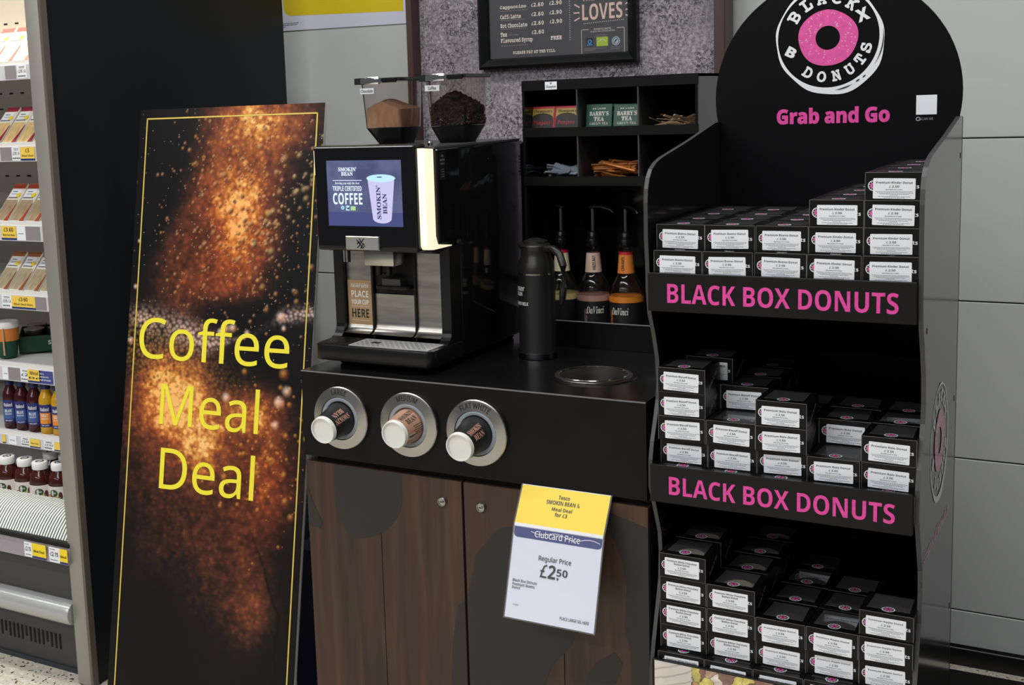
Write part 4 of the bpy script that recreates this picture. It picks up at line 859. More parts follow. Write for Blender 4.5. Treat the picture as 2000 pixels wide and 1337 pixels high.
# hoppers
def hopper(nm, bx0, bx1, tx0, tx1, yf, yb, word, fill):
    z0, z1, z2 = 1.413, 1.449, 1.552
    def loop(x0, x1, y0, y1, z, r=.022): return [(x, y, z) for x, y in rrect(x0, x1, y0, y1, r, 4)]
    def skin(g, A, B, mi=0):
        n = len(A); k = len(g.v); g.add(A+B, [(i, (i+1) % n, (i+1) % n+n, i+n) for i in range(n)], mi)
    A = loop(bx0, bx1, yf+.02, yb-.02, z0); B = loop(tx0+.006, tx1-.006, yf, yb, z1); C_ = loop(tx0, tx1, yf-.006, yb, z2)
    hb = G(); skin(hb, A, B); hb.add(A, [tuple(range(len(A)-1, -1, -1))]); hb.add(B, [tuple(range(len(B)))]); hp = P('hopper_base', hb, BLK_P, CM, smooth=True, ang=50)
    hg = G(); skin(hg, B, C_); ins = lambda L, d: [((x-(tx0+tx1)/2)*(1-d/.09)+(tx0+tx1)/2, (y-(yf+yb)/2)*(1-d/.09)+(yf+yb)/2, z) for x, y, z in L]
    bi, ci = ins(B, .0022), ins(C_, .0022); n = len(bi); hg.add(bi+ci, [(i, i+n, (i+1) % n+n, (i+1) % n) for i in range(n)]); k = len(C_); hg.add(C_+ci, [(i, (i+1) % k, (i+1) % k+k, i+k) for i in range(k)])
    P('hopper_jar', hg, GLASS, CM, smooth=True, ang=50)
    lid = P('hopper_lid', G().box(tx0-.002, tx1+.002, yf-.008, yb+.002, z2, z2+.008), mat('lid_smoke', (.02, .02, .02), .1) if 'lid_smoke' not in MATS else MATS['lid_smoke'], CM, bevel=.002)
    xa, xb = tx0, tx1; L_ = xb-xa
    P('lid_catch', G().box(xa+.01, xa+L_*.6, yf-.0115, yf-.007, z2-.004, z2+.0075), CHROME, lid, bevel=.0015); P('lid_catch', G().box(xa+L_*.28, xa+L_*.56, yf-.014, yf-.006, z2-.006, z2+.011), CHROME, lid, bevel=.002, bseg=2); P('lid_handle', G().box(xa+L_*.62, xb-.004, yf-.013, yf-.007, z2-.003, z2+.008), BLK_P, lid, bevel=.0015)
    P('lid_corner', G().box(xa-.004, xa+.01, yf-.012, yf+.01, z2-.005, z2+.009), BLK_M, lid)
    # contents: a heaped solid just inside the jar
    cx, cy = (tx0+tx1)/2, (yf+yb)/2; g = G(); nx, ny = 16, 10; hx, hy = (tx1-tx0)/2-.006, (yb-yf)/2-.003; vs = []
    top = lambda a, b: z1+.047+fill*.018*math.exp(-((a-.0)/.55)**2-((b+.2)/1.1)**2)-.006*a*a
    shrink = 1-.004/hx
    for j in range(ny+1):
        for i in range(nx+1):
            a, b = -1+2*i/nx, -1+2*j/ny; vs.append((cx+a*hx, cy+b*hy, top(a, b)))
    for j in range(ny+1):
        for i in range(nx+1):
            a, b = -1+2*i/nx, -1+2*j/ny; vs.append((cx+a*hx*shrink, cy+b*hy*shrink, z1+.0015))
    rc = .02
    for i_, (x, y, z) in enumerate(vs):
        ux, uy = x-cx, y-cy; ex, ey = max(abs(ux)-(hx-rc), 0), max(abs(uy)-(hy-rc), 0); d_ = math.hypot(ex, ey)
        if d_ > rc: k_ = rc/d_; vs[i_] = (cx+math.copysign(hx-rc+ex*k_, ux), cy+math.copysign(hy-rc+ey*k_, uy), z)
    N2 = (nx+1)*(ny+1); fs = []
    for j in range(ny):
        for i in range(nx):
            q = j*(nx+1)+i; fs += [(q, q+1, q+nx+2, q+nx+1), (N2+q, N2+q+nx+1, N2+q+nx+2, N2+q+1)]
    for i in range(nx): q = i; r = ny*(nx+1)+i; fs += [(q, N2+q, N2+q+1, q+1), (r, r+1, N2+r+1, N2+r)]
    for j in range(ny): q = j*(nx+1); r = q+nx; fs += [(q, q+nx+1, N2+q+nx+1, N2+q), (r, N2+r, N2+r+nx+1, r+nx+1)]
    g.add(vs, fs)
    if word == 'Chocolate': P('chocolate_powder', g, mat('cocoa', (182, 144, 118), .8, noise=(120, .18, (1, 1, .25), .3)), CM, smooth=True)
    else:
        P('bean_core', g, mat('bean_dark', (30, 20, 17), .6), CM)
        g = G(); rb = random.Random(4)
        def bean(c):
            Mx = Matrix.Rotation(rb.uniform(0, 6.3), 4, 'Z') @ Matrix.Rotation(rb.uniform(0, 6.3), 4, 'X') @ Matrix.Rotation(rb.uniform(0, 6.3), 4, 'Y'); vs = []
            for zz, r in ((-1, .45), (-.45, .9), (.45, .9), (1, .45)):
                for i in range(6): a = 2*PI*i/6; vs.append(Mx @ Vector((.0032*r*math.cos(a), .0025*r*math.sin(a), .0046*zz))+Vector(c))
            fs = [(j*6+i, j*6+(i+1) % 6, (j+1)*6+(i+1) % 6, (j+1)*6+i) for j in range(3) for i in range(6)]+[tuple(range(5, -1, -1)), tuple(range(18, 24))]
            g.add(vs, fs, rb.randint(0, 1))
        for _ in range(620):       # against the front wall
            a = rb.uniform(-.8, .8); zt = top(a, -1)-.003; bean((cx+a*hx, cy-hy+rb.uniform(-.001, .002)+.003, rb.uniform(z1+.004, zt)))
        for _ in range(260): zt = top(1, rb.uniform(-1, 1))-.003; bean((cx+hx-.003, cy+rb.uniform(-.8, .8)*hy, rb.uniform(z1+.004, zt)))
        for _ in range(420): a, b = rb.uniform(-.85, .85), rb.uniform(-.85, .85); bean((cx+a*hx, cy+b*hy, top(a, b)+rb.uniform(-.001, .003)))
        P('coffee_beans', g, [mat('bean_brown', (62, 42, 34), .4), mat('bean_umber', (44, 30, 26), .4)], CM, smooth=True, kind='stuff')
    lbx = tx0+.008; P('hopper_label', G().box(lbx, lbx+.036, yf-.0078, yf-.0068, z2-.026, z2-.0135), WHITE, CM); P('hopper_lettering', G().txt(word, (lbx+.018, yf-.0081, z2-.0235), EX, EZ, w=.031 if word == 'Chocolate' else .02, h=.0075), INK, CM)
hopper('a', -1.508, -1.438, -1.533, -1.424, 2.36, 2.47, 'Chocolate', 1)
hopper('b', -1.349, -1.28, -1.3655, -1.2585, 2.36, 2.47, 'Coffee', 1.3)

# ================================================================ CONDIMENT ORGANISER
OG = T('condiment_organiser', 'black tiered organiser holding tea, sugar and syrup at the back of the counter', 'organiser', (-1.0, 2.64, .95))
ox0, ox1, oy0, oy1 = -1.196, -.798, 2.5, 2.78
P('side_panel', G().box(ox0, ox0+.006, oy0, oy1, .9504, 1.54), BLK_G, OG); P('side_panel', G().box(ox1-.006, ox1, oy0, oy1, .9504, 1.54), BLK_G, OG)
P('back_panel', G().box(ox0+.006, ox1-.006, oy1-.006, oy1, .9504, 1.54), BLK_G, OG); P('top_panel', G().box(ox0, ox1, oy0+.004, oy1, 1.534, 1.54), BLK_L, OG)
P('top_fascia', G().box(ox0, ox1, oy0-.001, oy0+.004, 1.5185, 1.5405), BLK_L, OG)
for z in (1.437, 1.330):
    P('shelf', G().box(ox0+.006, ox1-.006, oy0+.004, oy1-.006, z-.02, z-.014), BLK_L, OG); P('shelf_lip', G().box(ox0, ox1, oy0-.001, oy0+.004, z-.02, z), BLK_L, OG)
for x in (-1.066, -.9275):
    for z0, z1 in ((1.423, 1.534), (1.316, 1.417)): P('divider', G().box(x-.0015, x+.0015, oy0+.001, oy1-.006, z0, z1), EDGE_D, OG)
P('base_shelf', G().box(ox0+.006, ox1-.006, oy0+.004, oy1-.006, .995, 1.0), BLK_L, OG); P('base_fascia', G().box(ox0, ox1, oy0-.001, oy0+.004, .9504, 1.0085), BLK_L, OG); P('base_lip_edge', G().box(ox0, ox1, oy0-.0015, oy0+.004, 1.008, 1.0095), EDGE, OG)
P('name_sticker', G().box(-1.139, -1.111, oy0-.0018, oy0-.001, 1.5195, 1.5365), PAPER, OG); P('sticker_lettering', G().txt('Hampton', (-1.125, oy0-.002, 1.5215), EX, EZ, w=.024, h=.0075, style='script').ring((-1.125, oy0-.002, 1.533), EX, EZ, .0008, .002, seg=8), INK, OG)
# tea sachets
RED = mat('sachet_red', (176, 32, 50), .4); REDK = mat('sachet_black', (34, 22, 22), .45); GOLDP = mat('sachet_gold', (176, 150, 62), .45); TEAG = mat('sachet_green', (14, 78, 62), .4)
def sachet(kind):
    r = T('tea_sachet', 'x', 'sachet', local=True); w2, h = .03, .062
    P('envelope', G().prism([(-w2, 0, 0), (w2, 0, 0), (w2, 0, h), (-w2, 0, h)], (0, .0035, 0)), RED if kind == 'r' else TEAG, r, bevel=.001)
    if kind == 'r':
        P('gold_arch', G().slab([(-.026, .03), (.026, .03), (.026, .056), (-.026, .056)], EX, EZ, (0, -.0003, 0), .0003), GOLDP, r); P('black_arch', G().slab([(-.026, .004)]+[(.026, .004)]+[(.026*math.cos(a), .034+.012*math.sin(a)) for a in [i*PI/10 for i in range(11)]], EX, EZ, (0, -.0006, 0), .0003), REDK, r)
        P('brand_lettering', G().txt('Punjana', (0, -.001, .018), EX, EZ, w=.042, h=.012, style='serif'), RED, r); P('gold_lettering', G().txt('Thompson’s', (0, -.001, .046), EX, EZ, w=.044, h=.0075, style='serif'), REDK, r)
    else:
        g = G().txt('BARRY’S', (0, -.0006, .036), EX, EZ, w=.044, h=.0095, style='serif', off=.01); g.txt('TEA', (0, -.0006, .0245), EX, EZ, w=.024, h=.0095, style='serif', off=.01); g.txt('GREEN TEA', (0, -.0006, .0165), EX, EZ, w=.042, h=.0055, style='serif'); g.txt('ORGANIC', (0, -.0006, .0085), EX, EZ, w=.034, h=.004, style='serif'); g.txt('DE LUXE', (0, -.0006, .05), EX, EZ, w=.03, h=.003)
        P('brand_lettering', g, CUPW, r)
    return r
pr_ = sachet('r'); pg_ = sachet('g'); fl = {'r': True, 'g': True}
SAC = [('r', -1.166, 2.532, 0, 0, 'red tea sachet at the front left of the red tea compartment'), ('r', -1.108, 2.532, .002, 0, 'red tea sachet at the front right of the red tea compartment'),
       ('r', -1.16, 2.552, .005, 0, 'red tea sachet second in line behind the left front one'), ('r', -1.104, 2.552, .006, 0, 'red tea sachet second in line behind the right front one'), ('r', -1.155, 2.572, .006, 0, 'red tea sachet third in line, left side'), ('r', -1.1, 2.572, .007, 0, 'red tea sachet third in line, right side'),
       ('g', -1.03, 2.532, -.012, 0, 'lower green tea sachet at the front left of the green compartment'), ('g', -.967, 2.532, .002, 0, 'taller green tea sachet at the front right of the green compartment'),
       ('g', -1.026, 2.552, -.006, 0, 'green tea sachet second in line behind the left front one'), ('g', -.963, 2.552, .005, 0, 'green tea sachet second in line behind the right front one'), ('g', -1.02, 2.572, .0, 0, 'green tea sachet third in line, left side'), ('g', -.96, 2.572, .006, 0, 'green tea sachet third in line, right side')]
for k, x, y, dz, rz, lb in SAC:
    src = {'r': pr_, 'g': pg_}[k]; o_ = src if fl[k] else dup(src); fl[k] = False
    o_.matrix_world = Matrix.Translation((x, y, 1.4235+max(dz, 0)*0)) @ Matrix.Rotation(math.radians(R_.uniform(-4, 4)), 4, 'Z') @ Matrix.Rotation(math.radians(-14+dz*-400), 4, 'X') @ Matrix.Scale(1.0, 4)
    tag(o_, lb, 'sachet', 'red tea sachets' if k == 'r' else 'green tea sachets')
# stirrers and sugar sticks: one mesh each, copied
def heap(name, mesh_mat, n, x0, x1, y0, y1, z, size, lab, cat, grp, steep, seed, layer, up=0):
    rb = random.Random(seed); L, W, H = size
    g = G().box(-L/2, L/2, -W/2, W/2, -H/2, H/2); proto = P(name, g, mesh_mat, bevel=min(H, W)*.25)
    for k in range(n):
        o_ = proto if k == 0 else proto.copy()
        if k: COL.objects.link(o_)
        zz = z+H/2+.003+(k/n)*layer; an = rb.uniform(*steep)
        hx = abs(L/2*math.cos(an)); hy = abs(L/2*math.sin(an)); mx0, mx1 = x0+hx+.003, x1-hx-.003
        x = rb.uniform(mx0, mx1) if mx1 > mx0 else (x0+x1)/2; yv = rb.uniform(y0+min(hy, (y1-y0)/2), y1-min(hy, (y1-y0)/2)) if y1-y0 > 2*hy else (y0+y1)/2
        tilt = rb.uniform(-.25, .3)
        o_.matrix_world = Matrix.Translation((x, yv, zz+abs(math.sin(tilt))*L*.3)) @ Matrix.Rotation(an, 4, 'Z') @ Matrix.Rotation(tilt, 4, 'Y') @ Matrix.Rotation(rb.uniform(-.8, .8), 4, 'X')
        tag(o_, lab, cat, grp)
STICK = mat('birch_wood', (196, 168, 132), .6); heap('wooden_stirrer', STICK, 34, -.925, -.806, 2.508, 2.7, 1.4235, (.112, .0055, .0016), 'one of the thin wooden stirrers lying in the upper right compartment', 'stirrer', 'wooden stirrers in the upper right compartment', (.9, 1.35), 5, .012)
SUGW = mat('white_sugar_paper', (128, 140, 156), .5); SUGB = mat('brown_sugar_paper', (172, 104, 52), .5, noise=(50, .3, (1, 1, 1)))
heap('white_sugar_stick', SUGW, 22, -1.185, -1.071, 2.51, 2.66, 1.3165, (.075, .0125, .004), 'one of the pale blue grey sugar sticks heaped in the lower left compartment', 'sugar stick', 'pale sugar sticks in the lower left compartment', (-.9, .9), 6, .022)
heap('brown_sugar_stick', SUGB, 30, -1.062, -.932, 2.51, 2.66, 1.3165, (.08, .0125, .004), 'one of the amber brown sugar sticks heaped in the lower middle compartment', 'sugar stick', 'amber sugar sticks in the lower middle compartment', (-.7, .8), 8, .03)
# syrup bottles
def syrup(x, band, collar, word, lab, first):
    y = 2.548; b = T('syrup_bottle', lab, 'bottle', (x, y, 1.0005), group='syrup bottles in the organiser', local=True)
    P('glass_body', G().lathe([(.034, 0), (.0372, .004), (.0375, .062), (.0366, .074), (.0325, .09), (.0255, .103), (.0187, .114), (.0165, .128), (.0135, .165), (.0135, .172), (.0118, .172), (.0118, .165), (.0148, .127), (.0172, .113), (.024, .102), (.031, .089), (.0351, .074), (.036, .062), (.0357, .006), (0, .005)], seg=32), GLASSB, b, smooth=True)
    P('syrup', G().lathe([(0, .0062), (.0350, .0065), (.0352, .055), (.0345, .066), (0, .066)], seg=28), mat('syrup_%s' % word, band, .15), b, smooth=True)
    lb = P('body_label', G().lathe([(.0379, .004), (.0379, .053)], seg=32, cap0=False, cap1=False), CUPB, b, smooth=True)
    P('label_band', G().lathe([(.0381, .053), (.0381, .0655)], seg=32, cap0=False, cap1=False), MATS['syrup_%s' % word], b, smooth=True)
    W = .0386
    def cy(a0, z0): return lambda a, bb: Vector((W*math.sin(a/W+a0), -W*math.cos(a/W+a0), z0+bb))
    g = G().txt('DaVinci', None, EX, EZ, w=.04, h=.016, style='script', off=.0, fn=cy(.3, .026)); P('brand_lettering', g, CUPW, lb)
    g = G().txt(word, None, EX, EZ, w=.03, h=.007, fn=lambda a, bb: cy(-.35, .0)(bb*1., a+.022)); P('flavour_lettering', g, MATS['syrup_%s' % word], lb)
    P('collar_label', G().lathe([(.0188, .115), (.0152, .158)], seg=24, cap0=False, cap1=False), mat('collar_%s' % word, collar, .45), b, smooth=True)
    g = G().txt(word, None, EX, EZ, w=.032, h=.007, fn=lambda a, bb: (lambda r: Vector((r*math.sin(.0-bb/r+.5), -r*math.cos(.0-bb/r+.5), .137+a)))(.0188-.084*(.022+a)+.0006)); P('collar_lettering', g, INK, b)
    P('collar_cap_ring', G().lathe([(.0156, .156), (.0153, .162)], seg=24, cap0=False, cap1=False), RED, b) if word != 'HAZELNUT' else None
    P('pump_collar', G().lathe([(.014, .172), (.0155, .174), (.0155, .186), (.012, .19), (.012, .2), (.007, .206)], seg=20), BLK_P, b, smooth=True)
    P('pump_rod', G().lathe([(.0035, .2), (.0035, .255)], seg=12), GREY_D, b, smooth=True)
    P('pump_head', G().tube([(-.007, 0, .257), (0, 0, .259), (.02, -.006, .26), (.045, -.015, .254), (.05, -.017, .248)], [.004, .0058, .0048, .004, .0035], 10, flat=.7), BLK_P, b, smooth=True)
    return b
s0 = syrup(-1.13, (196, 180, 120), (226, 214, 180), 'VANILLA', 'syrup bottle with cream and red collar half hidden behind the flask', 1)
s1 = syrup(-1.0535, (170, 128, 118), (206, 176, 160), 'HAZELNUT', 'middle syrup bottle with a pinkish beige collar and pump', 0)
s2 = syrup(-.977, (206, 124, 40), (210, 124, 52), 'CARAMEL', 'right hand syrup bottle with an orange collar and amber band', 0)
s0.rotation_euler.z = 2.9; s1.rotation_euler.z = .15; s2.rotation_euler.z = -.35
# insulated flask
t = T('insulated_flask', 'tall matte black insulated milk flask with a spout and curved handle', 'flask', (-1.116, 2.382, .95), local=True)
P('flask_body', G().lathe([(.0405, .012), (.0395, .016), (.0392, .178), (.039, .182)], seg=40), mat('flask_black', (.010, .010, .011), .38), t, smooth=True)
P('steel_base', G().lathe([(.036, 0), (.0418, .001), (.0415, .006), (.0395, .013), (.0392, .022)], seg=40), mat('base_steel_dark', (70, 70, 72), .3, 1), t, smooth=True)
P('steel_band', G().lathe([(.0397, .182), (.0397, .185)], seg=40, cap0=False, cap1=False), STEEL_R, t)
P('flask_lid', G().lathe([(.0392, .185), (.0385, .205), (.032, .219), (.0315, .236), (.033, .242), (.029, .246), (.026, .247), (.026, .252), (.012, .257), (0, .258)], seg=40), mat('lid_black', (.014, .0135, .013), .3), t, smooth=True)
P('spout', G().tube([(-.02, .004, .232), (-.036, .012, .238), (-.046, .017, .241)], [.013, .009, .006], 12), MATS['lid_black'], t, smooth=True)
P('handle', G().tube([(.028, -.012, .236), (.05, -.021, .238), (.068, -.029, .228), (.077, -.033, .205), (.077, -.033, .16), (.073, -.031, .132), (.069, -.029, .124)], [.008, .008, .0085, .008, .008, .007, .005], 12), MATS['lid_black'], t, smooth=True)
g = G(); W = .0402
def cyf_(a0, z0): return lambda a, b: Vector((W*math.sin(a/W+a0), -W*math.cos(a/W+a0), z0+b))
g.txt("SMOKIN'", None, EX, EZ, w=.036, h=.009, style='serif', off=.01, fn=cyf_(-.72, .148)); g.txt('BEAN', None, EX, EZ, w=.024, h=.009, style='serif', off=.01, fn=cyf_(-.72, .137)); g.txt('STEAMED MILK', None, EX, EZ, w=.05, h=.0075, fn=cyf_(-.66, .117))
P('flask_lettering', g, CUPW, t)

# ================================================================ DONUT STAND
DS = T('donut_stand', 'tall black donut display stand with round topped header and pink lettering', 'display stand', (-.512, 2.21, 0))
dx0, dx1 = -.735, -.289; TH = .0072
prof = [(2.418, 1.442), (2.39, 1.441), (2.22, 1.412), (2.08, 1.391), (2.05, 1.384), (2.028, 1.374), (2.014, 1.36), (2.006, 1.342), (2.003, 1.319), (2.003, 1.26), (2.008, 1.207), (2.009, 1.168), (2.016, 1.127), (2.036, 1.085), (2.052, 1.04), (2.057, .995), (2.052, .965), (2.04, .935), (2.022, .897), (2.013, .866), (2.012, .818), (2.03, .778), (2.056, .72), (2.061, .68), (2.056, .63), (2.04, .585), (2.02, .53), (2.008, .49), (2.004, .44), (2.004, 0), (2.418, 0)]
STG = mat('stand_gloss_board', (.010, .010, .0105), .11)
lpn = P('side_panel', G().prism([(dx0, y, z) for y, z in prof], (TH, 0, 0)), STG, DS); rpn = P('side_panel', G().prism([(dx1-TH, y, z) for y, z in prof], (TH, 0, 0)), STG, DS)
for x0 in (dx0, dx1-TH):
    g = G()
    for (ya, za), (yb, zb) in zip(prof[1:29], prof[2:30]):
        d = Vector((0, yb-ya, zb-za)).normalized(); nn = Vector((0, d.z, -d.y))*.0004
        g.add([Vector((x0, ya, za))+nn, Vector((x0+TH, ya, za))+nn, Vector((x0+TH, yb, zb))+nn, Vector((x0, yb, zb))+nn], [(0, 1, 2, 3)])
    P('panel_edge', g, EDGE_D, lpn if x0 == dx0 else rpn)
hx, hz, hr = -.5135, 1.485, .2235
hd = [(hx+hr*math.cos(a), hz+hr*math.sin(a)) for a in [-.2+i*(PI+.4)/48 for i in range(49)]]
P('header_panel', G().slab([(dx1, 0)]+[(dx1, 1.44)]+hd+[(dx0, 1.44), (dx0, 0)], EX, EZ, (0, 2.42, 0), .008), mat('header_black', (.0016, .0016, .0026), .45, spec=.12), DS, bevel=.001)
PINK_GL = mat('pink_print_laminated', (196, 76, 140), .1, spec=.8); WHITE_GL = mat('white_print_laminated', (205, 205, 208), .1, spec=.8)
def stand_logo(c, X, Y, R, parent, nm='donut_logo', PK=PINK_D, WH=WHITE):
    """round white brush ring, pink donut, words on arcs"""
    c, X, Y = Vector(c), Vector(X), Vector(Y); N = X.cross(Y).normalized(); lo = P(nm, G().ring(c+N*.0003, X, Y, .0, .0, 0, 3) if False else brush_ring(c+N*.0004, X, Y, R), WH, parent)
    k = R/.0985
    # wobbly donut
    g = G(); sg = 40; vs = []
    for i in range(sg):
        a = 2*PI*i/sg; r1 = .0535*k*(1+.012*math.sin(5*a)+.01*math.sin(3*a+1)); vs += [c+N*.0006+(X*math.cos(a)+Y*math.sin(a))*.0218*k, c+N*.0006+(X*math.cos(a)+Y*math.sin(a)*.95)*r1]
    g.add(vs, [(2*i, 2*i+1, (2*i+3) % (2*sg), (2*i+2) % (2*sg)) for i in range(sg)]); P('pink_donut_print', g, PK, lo)
    g = G(); rb = random.Random(2)
    for _ in range(70):
        a, r = rb.uniform(0, 6.28), rb.uniform(.026, .05)*k; p = c+N*.0008+(X*math.cos(a)+Y*math.sin(a)*.95)*r; d = rb.uniform(0, 3); e_ = (X*math.cos(d)+Y*math.sin(d))*.0016*k; q = N.cross(e_)*.35
        g.add([p-e_-q, p+e_-q, p+e_+q, p-e_+q], [(0, 1, 2, 3)])
    P('sprinkle_print', g, mat('sprinkle_pale', (246, 180, 216), .5) if 'sprinkle_pale' not in MATS else MATS['sprinkle_pale'], lo)
    g = Lines(); f = arc(c+N*.0006, X, Y, .0615*k)
    def up(word, ang, wd, h): 
        v0 = g.txt(word, None, EX, EZ, w=wd*k, h=h*k, style='type', off=.022, fn=lambda a, b: f(a, b, ang))
    for ch_, an in zip('BLACK', (-.98, -.56, -.17, .22, .62)): up(ch_, an, .0165, .022)
    def dn(ch_, ang, st='type', wd=.0165, h=.02):
        def fb(a, b): r = .081*k-b; t_ = ang-a/(.07*k); return c+N*.0006+X*math.sin(t_)*r+Y*math.cos(t_)*r
        g.txt(ch_, None, EX, EZ, w=wd*k, h=h*k, style=st, off=.022, fn=fb)
    for ch_, an in zip('DONUTS', (3.66, 3.29, 2.92, 2.55, 2.2, 1.87)): dn(ch_, an)
    def pos(ch_, ang, R0, s, rot):
        p = c+N*.0006+(X*math.sin(ang)+Y*math.cos(ang))*R0*k; xx = X*math.cos(rot)+Y*math.sin(rot); yy_ = -X*math.sin(rot)+Y*math.cos(rot); g.txt(ch_, p-yy_*s*k*.5, xx, yy_, w=s*k, h=s*k*1.05, style='bold', off=.02)
    pos('B', 4.37, .0705, .018, -.5); pos('X', 1.02, .0715, .022, .35)
    PL('logo_letter', g, WH, lo)
    if WH is WHITE:
        for a0, a1, r0, tw in ((-.55, .12, .0975, .0022), (-1.42, -1.1, .0968, .0026), (-1.02, -.93, .096, .003), (-.88, -.8, .0972, .0026)):
            vs = []; m = 14
            for i in range(m+1):
                q = i/m; a = a0+(a1-a0)*q; d = X*math.cos(a)+Y*math.sin(a); h = tw*k*math.sin(PI*min(max(q, .08), .92)); vs += [c+N*.0008+d*(r0*k-h*.5), c+N*.0008+d*(r0*k+h*.5)]
            P('brush_gap', G().add(vs, [(2*i, 2*i+1, 2*i+3, 2*i+2) for i in range(m)]), INK, lo)
    return lo
def brush_ring(c, X, Y, R):
    g = G(); n = 72; vs = []; k = R/.0985; X, Y = Vector(X), Vector(Y)
    for i in range(n):
        a = 2*PI*i/n; th = .0035*k+.0125*k*math.exp(-((((a+PI*.32+PI) % (2*PI))-PI)/1.05)**2)
        ri = .0905*k; ro = ri+th*1.0+.001*k*math.sin(9*a); d = X*math.cos(a)+Y*math.sin(a); vs += [c+d*ri, c+d*ro]
    g.add(vs, [(2*i, 2*i+1, (2*i+3) % (2*n), (2*i+2) % (2*n)) for i in range(n)]); return g
stand_logo((-.524, 2.42-.0004, 1.5925), EX, EZ, .1, DS)
g = G().txt('Grab and Go', (-.515, 2.4193, 1.4335), EX, EZ, w=.206, h=.0305, off=.02); P('header_lettering', g, PINK, DS)
P('scan_sticker', G().box(-.367, -.332, 2.4185, 2.4195, 1.4455, 1.4805), PAPER, DS); P('scan_lettering', G().txt('SCAN ME', (-.349, 2.4192, 1.4355), EX, EZ, w=.022, h=.0045, al='c', style='plain', mi=0).ring((-.3635, 2.4192, 1.4378), EX, EZ, .0022, .004, seg=16), mat('scan_grey', (150, 150, 155), .5), DS)
SHZ = [1.1946, .8150, .4745]; STRIP = [(1.134, 1.2), (.796, .863), (.42, .5045)]
for i, z in enumerate(SHZ):
    P('shelf', G().box(dx0+TH, dx1-TH, 2.008, 2.412, z-.008, z-.0004), BLK_L, DS)
    a, b = STRIP[i]; fs_ = P('front_strip', G().box(dx0+TH+.0006, dx1-TH-.0006, 1.998, 2.007, a, b), mat('strip_black', (.0055, .0055, .006), .36, spec=.28) if i == 0 else MATS['strip_black'], DS, bevel=.0008)
    if i < 2:
        z0, h = ((1.1492, .0335), (.812, .033))[i]
        P('strip_lettering', G().txt('BLACK BOX DONUTS', (-.508, 1.9974, z0), EX, EZ, w=.37, h=h, res=4), PINK, fs_)
# picture on the lowest strip
def choc_art():
    rng = np.random.default_rng(9); H, W = 84, 208; y, x = np.mgrid[0:H, 0:W].astype(float); n1 = fbm(H, W, 40, 4, rng); n2 = fbm(H, W, 12, 3, rng)
    pal = np.array([(228, 218, 208), (236, 226, 214), (150, 116, 104), (190, 156, 112), (200, 165, 140), (222, 206, 120), (128, 92, 84), (236, 232, 226)])/255.
    pts = rng.random((42, 2))*np.array([H, W]); ids = rng.integers(0, 8, 42); D = (y[..., None]-pts[:, 0]+14*(n1[..., None]-.5))**2+(x[..., None]-pts[:, 1]+14*(n2[..., None]-.5))**2; k = D.argmin(-1); C = pal[ids[k]]
    C = C*(.8+.35*n2)[..., None]; dd = np.sort(np.sqrt(D), -1); ed = np.clip(1-(dd[..., 1]-dd[..., 0])/1.6, 0, 1); C = C*(1-.45*ed[..., None])
    sw = np.sin((x*.5+y*1.1+9*n1)/3.2); m = (x < 66)[..., None]*1.; C = C*(1-m)+m*(np.array([.9, .86, .83])*(.9+.1*n1[..., None])-.28*np.clip(sw-.75, 0, 1)[..., None]*2)
    return np.clip(C, 0, 1)
art_panel('strip_picture', choc_art(), -.7225, .421, .2105, .082, bpy.data.objects['front_strip.002'], 1.9974, material=attr_mat('treat_picture_print', .4))
stand_logo((dx1+.0004, 2.213, .898), EY, EZ, .104, rpn, 'side_logo', PINK_GL, WHITE_GL)
P('side_lettering', G().txt('Creation of Innovation', (dx1+.0006, 2.205, .722), EY, EZ, w=.29, h=.028, style='script'), PINK_GL, rpn)
for y, z in ((2.40, 1.372), (2.05, 1.116), (2.395, .93), (2.045, .70), (2.40, .53)): P('panel_slot', G().box(dx1-.0002, dx1+.0006, y-.002, y+.002, z-.005, z+.005), INK, rpn)

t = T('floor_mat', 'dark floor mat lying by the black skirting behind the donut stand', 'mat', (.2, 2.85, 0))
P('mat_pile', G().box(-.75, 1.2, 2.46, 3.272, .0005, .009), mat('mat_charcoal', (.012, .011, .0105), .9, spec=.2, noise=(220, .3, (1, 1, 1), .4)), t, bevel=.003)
t = T('navy_crate', 'dark navy ribbed crate tucked between the leaning board and the counter', 'crate', (-1.66, 2.55, 0))
NVC = mat('crate_navy', (16, 24, 58), .5)
P('crate_body', G().box(-1.80, -1.56, 2.36, 2.8, 0, .42), NVC, t, bevel=.004)
for k in range(7): P('crate_rib', G().box(-1.561, -1.555, 2.38+k*.06, 2.392+k*.06, .02, .40), NVC, t)
